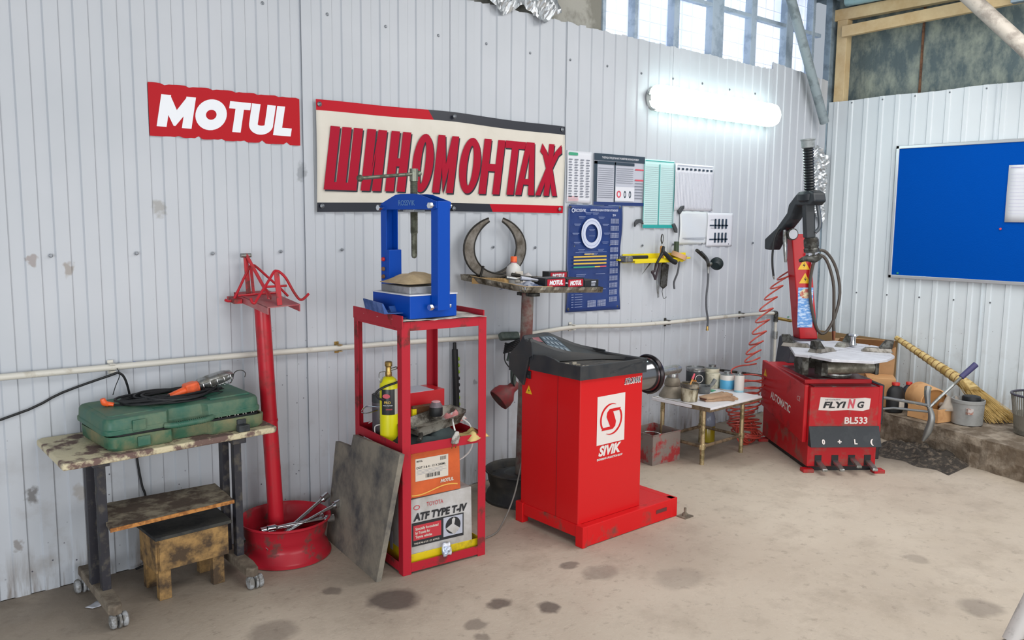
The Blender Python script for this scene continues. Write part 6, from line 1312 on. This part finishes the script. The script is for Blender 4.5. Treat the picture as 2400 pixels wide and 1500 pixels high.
# column and its housing
b = MB(); b.hexa([(.13, .70, .578), (.45, .70, .578), (.45, .97, .45), (.13, .97, .45)], [(.165, .715, .745), (.43, .715, .735), (.43, .98, .735), (.165, .98, .745)]); b.build('column_housing', 'box_grey_violet', t, bevel=.012, seg=3)
cb = [(.252, .80), (.385, .80), (.385, .93), (.252, .93)]; dx, dy = -.082, .05
ctop = [(x+dx, y+dy) for x, y in cb]
b = MB(); b.hexa([(x, y, .74) for x, y in cb], [(ctop[0][0], ctop[0][1], 1.50), (ctop[1][0], ctop[1][1], 1.50), (ctop[2][0], ctop[2][1], 1.50), (ctop[3][0], ctop[3][1], 1.50)]); colm = b.build('column', 'changer_red', t, bevel=.008, seg=3)
def onface(z, f): # point on the column front at height z; f 0..1 across
    g = (z-.74)/.76; return (cb[0][0]+dx*g+.133*f, cb[0][1]+dy*g-.0012, z)
CFm = lambda z, f: facing(onface(z, f), (1, 0, 0), (dx, dy, .76))
for z in (1.245, 1.145): warn(colm, CFm(z, .52), .088)
b = MB(); b.prism(rect(-.056, .056, -.255, .035), 0, .001, CFm(1.08, .52)); st_ = b.build('manual_sticker', mat('sticker_blue', 'b4cbe6', .4, dirt='5f93cf', amt=.55, dscale=22, stretch=(1, 1, 3), sharp=.1), colm)
b = MB(); b.prism(circ(0, .0, .045, .035), .001, .0016, CFm(1.07, .52)); b.build('sticker_picture', mat('sticker_pic', 'd6cfa8', .5, dirt='b85a50', amt=.45, dscale=30), st_)
# swing arm: vertical plane from the rear to the mounting head
A_ = Vector((.06, 1.02, 0)); dA = (Vector((.18, .50, 0))-A_).normalized(); AM = facing(A_, dA)
b = MB(); b.prism([(.097, 1.381), (.163, 1.470), (.334, 1.606), (.393, 1.700), (.551, 1.70), (.592, 1.725), (.575, 1.782), (.54, 1.795), (.40, 1.785), (.372, 1.765), (.305, 1.708), (.290, 1.650), (.168, 1.540), (.031, 1.46), (.035, 1.385)][::1], -.05, .05, AM); b.build('arm_cover', 'changer_black', t, bevel=.012, seg=3)
hs = A_+dA*.475; hx, hy = hs.x, hs.y
tilt = Matrix.Translation((hx, hy, 1.75)) @ Matrix.Rotation(0.03, 4, 'X') @ Matrix.Rotation(-.10, 4, 'Y')
b = MB(); b.lathe([(.068, -.02), (.082, -.01), (.082, .03), (.070, .045), (.03, .05)], 30, tilt); b.build('arm_head', 'changer_black', t)
prof = [(.018, .03)]; z = .04
while z < .335: prof += [(.034, z), (.038, z+.006), (.034, z+.012), (.030, z+.015)]; z += .0185
prof += [(.030, z)]
b = MB(); b.lathe(prof, 22, tilt); b.build('spring_sleeve', mat('spring_black', '1b2024', .35, coat=.2), t, sharp=60)
b = MB(); b.lathe([(.036, .335), (.044, .34), (.045, .385), (.050, .388), (.050, .396), (.036, .398)], 26, tilt); b.build('sleeve_cap', mat('cap_grey', '8d9496', .4, dirt='6c7274', amt=.3), t)
b = MB(); b.M = tilt; b.box(-.045, .02, -.035, .035, -.27, -.02); b.build('handle_block', 'changer_black', t, bevel=.008)
b = MB(); b.M = tilt; b.tube([(.035, -.035, -.03), (.045, -.04, -.12), (.045, -.04, -.20), (.015, -.036, -.235)], .013, 10); b.build('grip_bar', mat('grip_grey', '4b5258', .35, coat=.2), t)
b = MB(); b.lathe([(.03, -.40), (.03, -.375), (.050, -.37), (.052, -.35), (.045, -.34), (.050, -.33), (.050, -.285), (.04, -.27)], 26, tilt); b.build('collar', 'dark_steel', t)
b = MB(); b.M = tilt; b.box(-.032, .032, -.028, .028, -.40, -.37); b.build('hex_shaft', 'paper_grey', t, bevel=.003)
b = MB(); b.M = tilt; b.tube([(.05, -.02, -.40), (.01, -.02, -.415), (-.04, -.01, -.41), (-.09, .0, -.425)], .02, 10, rs=[.022, .030, .022, .010]); b.build('mounting_head', 'dark_steel', t)
# gauge, black hose, air fittings
g = (.135, .775, 1.50)
b = MB(); b.lathe([(.040, 0), (.042, .004), (.042, .028), (.036, .032)], 26, facing(g, (1, .15, 0))); ga = b.build('pressure_gauge', 'dark_steel', t)
b = MB(); b.lathe([(.0, .0322), (.034, .0325)], 24, facing(g, (1, .15, 0)), caps=False); b.build('gauge_dial', 'paper_white', ga)
b = MB(); b.tube([(.09, .78, 1.53), (.095, .775, 1.46), (.10, .77, 1.37), (.105, .77, 1.30)], .016, 10, rs=[.012, .016, .015, .009]); b.build('air_fitting', 'steel', t)
b = MB(); b.tube([(.085, .80, 1.545), (.055, .80, 1.53), (.027, .80, 1.465), (.018, .80, 1.36), (.022, .80, 1.27), (.033, .80, 1.20)], .008, 8); b.build('black_hose', 'rubber_black', t)
b = MB(); b.cyl((.033, .80, 1.20), (.04, .80, 1.175), .009, .006); b.build('hose_tip', 'steel', t)
mat('hose_brown', '4a443e', .5)
b = MB(); b.tube([(.28, .80, 1.35), (.345, .80, 1.385), (.415, .80, 1.37), (.49, .80, 1.26), (.53, .80, 1.08), (.50, .80, .90), (.44, .80, .79), (.385, .80, .80), (.345, .80, .90), (.305, .80, 1.10), (.32, .80, 1.28), (.36, .80, 1.35), (.42, .80, 1.31), (.475, .80, 1.16), (.49, .80, 1.0), (.495, .80, .85), (.50, .80, .80)], .011, 8); b.build('inflation_hose', 'hose_brown', t)
b = MB(); b.cyl((.50, .80, .80), (.503, .80, .735), .014, .010); b.build('hose_end', mat('copper', 'a86f55', .3, .8), t)
inv = t.matrix_basis.inverted() if False else (Matrix.Translation(CO) @ Matrix.Rotation(CR, 4, 'Z')).inverted()
wl_ = lambda *p: tuple(inv @ Vector(p))
b = MB(); b.tube([wl_(5.25, -1.25, .45), wl_(5.33, -1.35, .44), wl_(5.55, -1.52, .392)], .010, 8, sub=1); b.tube([wl_(5.25, -1.27, .36), wl_(5.36, -1.38, .375), wl_(5.55, -1.53, .35)], .008, 8, sub=1); ba = b.build('bead_breaker_arm', mat('arm_grey', '77797a', .45, .5, dirt='a5a27a', amt=.25, dscale=9), t)
b = MB(); b.cyl(wl_(5.55, -1.52, .37), wl_(5.735, -1.65, .59), .010); b.build('breaker_handle', 'steel', t)
b = MB(); b.cyl(wl_(5.725, -1.643, .578), wl_(5.80, -1.70, .665), .018, .020, 16); b.build('grip', mat('grip_violet', '3c3a66', .5), t)
b = MB(); b.M = Matrix.Identity(4); P0, P1 = Vector(wl_(5.55, -1.53, .375)), Vector(wl_(5.55, -1.52, .15))
b.tube([tuple(P0), tuple(P0.lerp(P1, .3)+Vector((.01, -.02, 0))), tuple(P0.lerp(P1, .7)+Vector((.0, -.01, 0))), tuple(P1+Vector((-.02, 0, 0)))], .02, 10, rs=[.015, .022, .024, .008]); b.build('breaker_blade', mat('blade_grey', '8b8d8c', .4, .6), t)
b = MB(); b.tube([wl_(5.55, -1.52, .38), wl_(5.57, -1.50, .46), wl_(5.60, -1.49, .50)], .016, 8, rs=[.014, .020, .024]); b.build('pivot_bracket', 'arm_grey', t)
# ============================================================ ledge by the right wall
LZ = .2
mat('cardboard', 'b08a62', .8, dirt='9a7650', amt=.35, dscale=5, sharp=.3); mat('cardboard_dark', '8d7350', .8); mat('box_peach', 'd0a06e', .7, dirt='bd8d5e', amt=.3)
t = thing('cardboard_box', 'large brown cardboard box behind the tyre changer on the ledge', 'box', (6.30, -.93, .205), .55)
b = MB(); b.hexa([(0, 0, 0), (.40, 0, 0), (.40, .42, 0), (0, .42, 0)], [(-.01, -.01, .43), (.40, 0, .43), (.40, .42, .43), (-.01, .42, .44)]); b.build('body', 'cardboard', t, bevel=.003)
b = MB(); b.add([(-.01, .42, .44), (.0, .0, .432), (-.15, .02, .50), (-.14, .40, .505)], [(0, 1, 2, 3)]); b.build('flap', 'cardboard', t, solid=.004)
b = MB(); b.box(.10, .18, -.012, -.010, .20, .40); b.build('tape', 'cardboard_dark', t)
t = thing('cardboard_box', 'smaller cardboard box left of the large one on the ledge', 'box', (6.30, -.93, .205), .55); b = MB(); b.box(-.205, -.014, .0, .20, 0, .22); b.build('body', 'box_peach', t, bevel=.003)
t = thing('cardboard_sheet', 'flattened cardboard leaning on the right wall behind the turntable', 'cardboard', (6.70, -.05, .21))
b = MB(); b.hexa([(-.02, -.72, 0), (.0, -.72, 0), (.0, .0, 0), (-.02, 0, 0)], [(.03, -.70, .415), (.045, -.70, .415), (.045, 0, .43), (.03, 0, .43)]); b.build('sheet', 'cardboard_dark', t)
def jug(label, x, y, r, h, capm, rz, bodym='rubber_black'):
    t = thing('oil_jug', label, 'jug', (x, y, LZ+.004), rz)
    b = MB(); b.lathe([(r*.95, 0), (r, .005), (r, h*.66), (r*.8, h*.80), (r*.42, h*.9), (r*.42, h*.93)], 24, Matrix.Diagonal((1, .62, 1, 1))); b.build('body', bodym, t)
    b = MB(); b.lathe([(r*.46, h*.92), (r*.46, h), (r*.42, h+.003)], 18, Matrix.Diagonal((1, .9, 1, 1))); b.build('cap', capm, t)
    b = MB(); b.box(.012, r*.8, -.012, 0, h*.18, h*.48, Matrix.Translation((0, -r*.60, 0))); b.build('label', 'label_white', t, bevel=.002)
    b = MB(); b.tube([(r*.4, 0, h*.85), (r*.9, 0, h*.78), (r*1.0, 0, h*.55), (r*.97, 0, h*.35)], .008, 8); b.build('handle', bodym, t); return t
mat('cap_red', 'c02a22', .4)
jug('black oil jug with a red cap, left of the two on the ledge', 6.01, -1.09, .062, .215, 'cap_red', -.7); jug('dark jug with a small red cap, right of the two on the ledge', 6.16, -1.12, .050, .205, 'cap_red', -.7, mat('jug_blue', '1e2433', .45))
t = thing('open_box', 'open peach cardboard box with a drum inside on the ledge', 'box', (5.945, -1.215, LZ+.004), -.30-math.pi/2+.05)
b = MB(); W, D, H_ = .245, .30, .095
for (x0, x1, y0, y1) in ((0, W, 0, .006), (0, W, D-.006, D), (0, .006, .006, D-.006), (W-.006, W, .006, D-.006)): b.box(x0, x1, y0, y1, 0, H_)
b.box(.006, W-.006, .006, D-.006, 0, .005); b.build('body', 'box_peach', t, bevel=.001)
b = MB(); b.box(.01, W-.01, .012, .05, .004, .07); b.build('dark_contents', 'rubber_black', t)
t = thing('paper_drum', 'round peach cardboard drum lying on its side in the open box', 'drum', (6.10, -1.30, LZ+.11))
DM = axis_frame((-.05, -.055, .0), (.12, .16, .01))[0]
b = MB(); b.lathe([(.095, 0), (.102, .0), (.104, .004), (.104, .22), (.09, .222)], 36, DM, caps=False); b.build('shell', 'box_peach', t)
b = MB(); b.lathe([(.0, .012), (.094, .012)], 30, DM, caps=False); b.build('end_cap', mat('drum_end', 'a2713f', .8, dirt='7c5228', amt=.3, dscale=14), t)
mat('dirty_rag', 'a79d92', .85, dirt='857a6e', amt=.4, dscale=8, sharp=.3)
cloth('dirty_rag', 'pale dirty rag draped on the open box by the grey bucket', 0, 0, 0, .17, .15, .11, 'dirty_rag', 21, 'rag', .4, 14, world=(6.05, -1.47, LZ+.085))
t = thing('paint_bucket', 'pale grey plastic bucket holding a black lidded jar', 'bucket', (6.06, -1.575, LZ+.003), -.6)
mat('bucket_grey', '9c9d9c', .6, dirt='82827e', amt=.4, dscale=6, sharp=.3)
b = MB(); b.lathe([(.094, 0), (.098, .004), (.102, .15), (.106, .152), (.106, .172), (.099, .174), (.095, .15), (.09, .01), (0, .01)], 36, caps=False); b.build('body', 'bucket_grey', t)
b = MB(); b.box(-.07, -.03, -.1035, -.08, .085, .125); b.build('label', mat('label_smudge', 'bdb7b4', .7, dirt='a3705f', amt=.4, dscale=35), t)
t = thing('black_lidded_jar', 'jar with a wide black lid sticking out of the grey bucket', 'jar', (6.085, -1.585, LZ+.02), 0)
b = MB(); b.lathe([(.05, 0), (.052, .13)], 24); b.build('body', 'clear_plastic', t)
b = MB(); b.lathe([(.056, .13), (.060, .135), (.060, .165), (.055, .175), (.03, .178)], 30); b.build('lid', 'rubber_black', t)
# broom
mat('straw', 'cbae70', .8, dirt='9a7b40', amt=.4, dscale=12); mat('straw_light', 'd3ba80', .8, dirt='a3874c', amt=.4, dscale=20); mat('straw_bind', '7d5a34', .8)
t = thing('straw_broom', 'yellow straw broom leaning against the right wall', 'broom', (6.27, -1.69, LZ+.0))
h0, h1, h2 = Vector((.44, .94, .455)), Vector((.21, .30, .20)), Vector((.0, -.02, .03))
b = MB(); b.tube([tuple(h0), tuple(h0.lerp(h1, .5)), tuple(h1), tuple(h1.lerp(h2, .25))], .024, 12, rs=[.020, .030, .044, .055]); b.build('bound_handle', 'straw_light', t)
d = (h1-h0); 
for k in range(15):
    p = h0+d*(.06+.065*k); m_, _ = axis_frame(p, p+d); r = .0212+.0225*(.06+.065*k); b = MB(); b.lathe([(r, -.003), (r+.002, 0), (r, .003)], 14, m_, caps=False); b.build('binding', 'straw_bind', t)
b = MB(); rr = random.Random(31); e1 = Vector((-.5, .25, .1)).normalized(); dd = (h2-h1).normalized(); s1 = dd.cross(Vector((0, 0, 1))).normalized(); s2 = dd.cross(s1).normalized()
for k in range(420):
    a, c = rr.gauss(0, .5), rr.gauss(0, .35); a = max(-1, min(1, a)); c = max(-1, min(1, c)); L_ = rr.uniform(.80, 1.12)
    p0 = h1+s1*a*.035+s2*c*.03-dd*.05; p1 = h1+dd*.14+s1*a*.070+s2*c*.035; p2 = h1+(h2-h1)*L_+s1*a*.125+s2*c*.040+Vector((0, 0, rr.uniform(-.01, .01)))
    p2.z = max(.006, p2.z); p1.z = max(.01, p1.z); b.tube([tuple(p0), tuple(p1), tuple(p2)], .0018, 3, sub=2)
br_ = b.build('bristles', 'straw', t); br_['kind'] = 'stuff'
# wire basket bin
mat('bin_metal', '8f8d84', .4, .5, dirt='6e6c64', amt=.4, dscale=8); mat('bin_rim', '3d3a48', .4)
t = thing('waste_bin', 'grey metal waste bin with slotted upper half at the right edge', 'bin', (6.10, -1.985, LZ+.003))
b = MB(); b.lathe([(.118, 0), (.122, .003), (.135, .135), (.130, .135), (.117, .006), (0, .006)], 40, caps=False); b.build('lower_shell', 'bin_metal', t)
for k in range(56):
    a = 2*math.pi*k/56; b = MB(); b.cyl((.134*math.cos(a), .134*math.sin(a), .13), (.152*math.cos(a), .152*math.sin(a), .262), .0032, n=5); b.build('slat', 'bin_metal', t)
b = MB(); b.tube([(.153*math.cos(2*math.pi*k/36), .153*math.sin(2*math.pi*k/36), .265) for k in range(36)], .008, 8, closed=True, sub=1); b.build('rim', 'bin_rim', t)
# dark sweepings at the foot of the ledge
mat('sweepings', '39342f', .95, dirt='6b6054', amt=.35, dscale=30, bump=1.0, bscale=60)
rr = random.Random(17); b = MB()
def heap(u, v):
    x = 5.93-.42*v-.10*u; y = -1.12-.62*u; h = .075*max(0, (1-(2*v-.7)**2))*max(0, math.sin(math.pi*u))**.5
    return (x+.02*math.sin(17*u), y, max(-.002, h*(.7+.3*math.sin(23*u)*math.sin(19*v)))+.004*math.sin(71*u+53*v)*(h > .01)+.001)
b.grid(50, 26, heap); o = b.build('sweepings_heap', 'sweepings', sharp=180); tag(o, 'dark heap of sweepings on the floor against the ledge', 'dirt heap', kind='stuff')
# pale pipe at the lower right edge
t = thing('painted_pipe', 'pale painted pipe standing on the floor at the lower right corner', 'pipe', (3.375, -2.785, 0))
b = MB(); b.cyl((.0, .0, .005), (.19, -.09, .42), .034, .032, 24); b.build('pipe', mat('pipe_paint', 'b9b6b4', .5, dirt='8c8a88', amt=.35, dscale=9), t)
b = MB(); b.box(-.015, .03, -.05, .01, 0, .03); b.build('rusty_foot', 'rust', t, bevel=.004)
for i, (x, y, lb) in enumerate(((1.005, -.20, 'tiny pale crumpled paper ball beside the stool'),)):
    b = MB(); b.sphere((x, y, .012), .012, 9, 6); tag(b.build('paper_ball', 'paper_grey', sharp=5), lb, 'paper')
# matte paints: low mirror reflection
for n_, v_ in (('blue_felt', .05), ('blue_paint', .22), ('poster_navy', .3), ('balancer_red', .25), ('base_red', .25), ('changer_red', .28), ('changer_red_low', .28), ('cart_red', .25), ('red_paint', .28), ('rim_red', .3), ('sign_red', .2), ('banner_red', .2), ('letter_red', .15), ('banner_cream', .25)):
    inp(MATS[n_].node_tree.nodes['Principled BSDF'], 'Specular IOR Level', v_)
inp(MATS['blue_felt'].node_tree.nodes['Principled BSDF'], 'Base Color', (*srgb('0049a6'), 1))
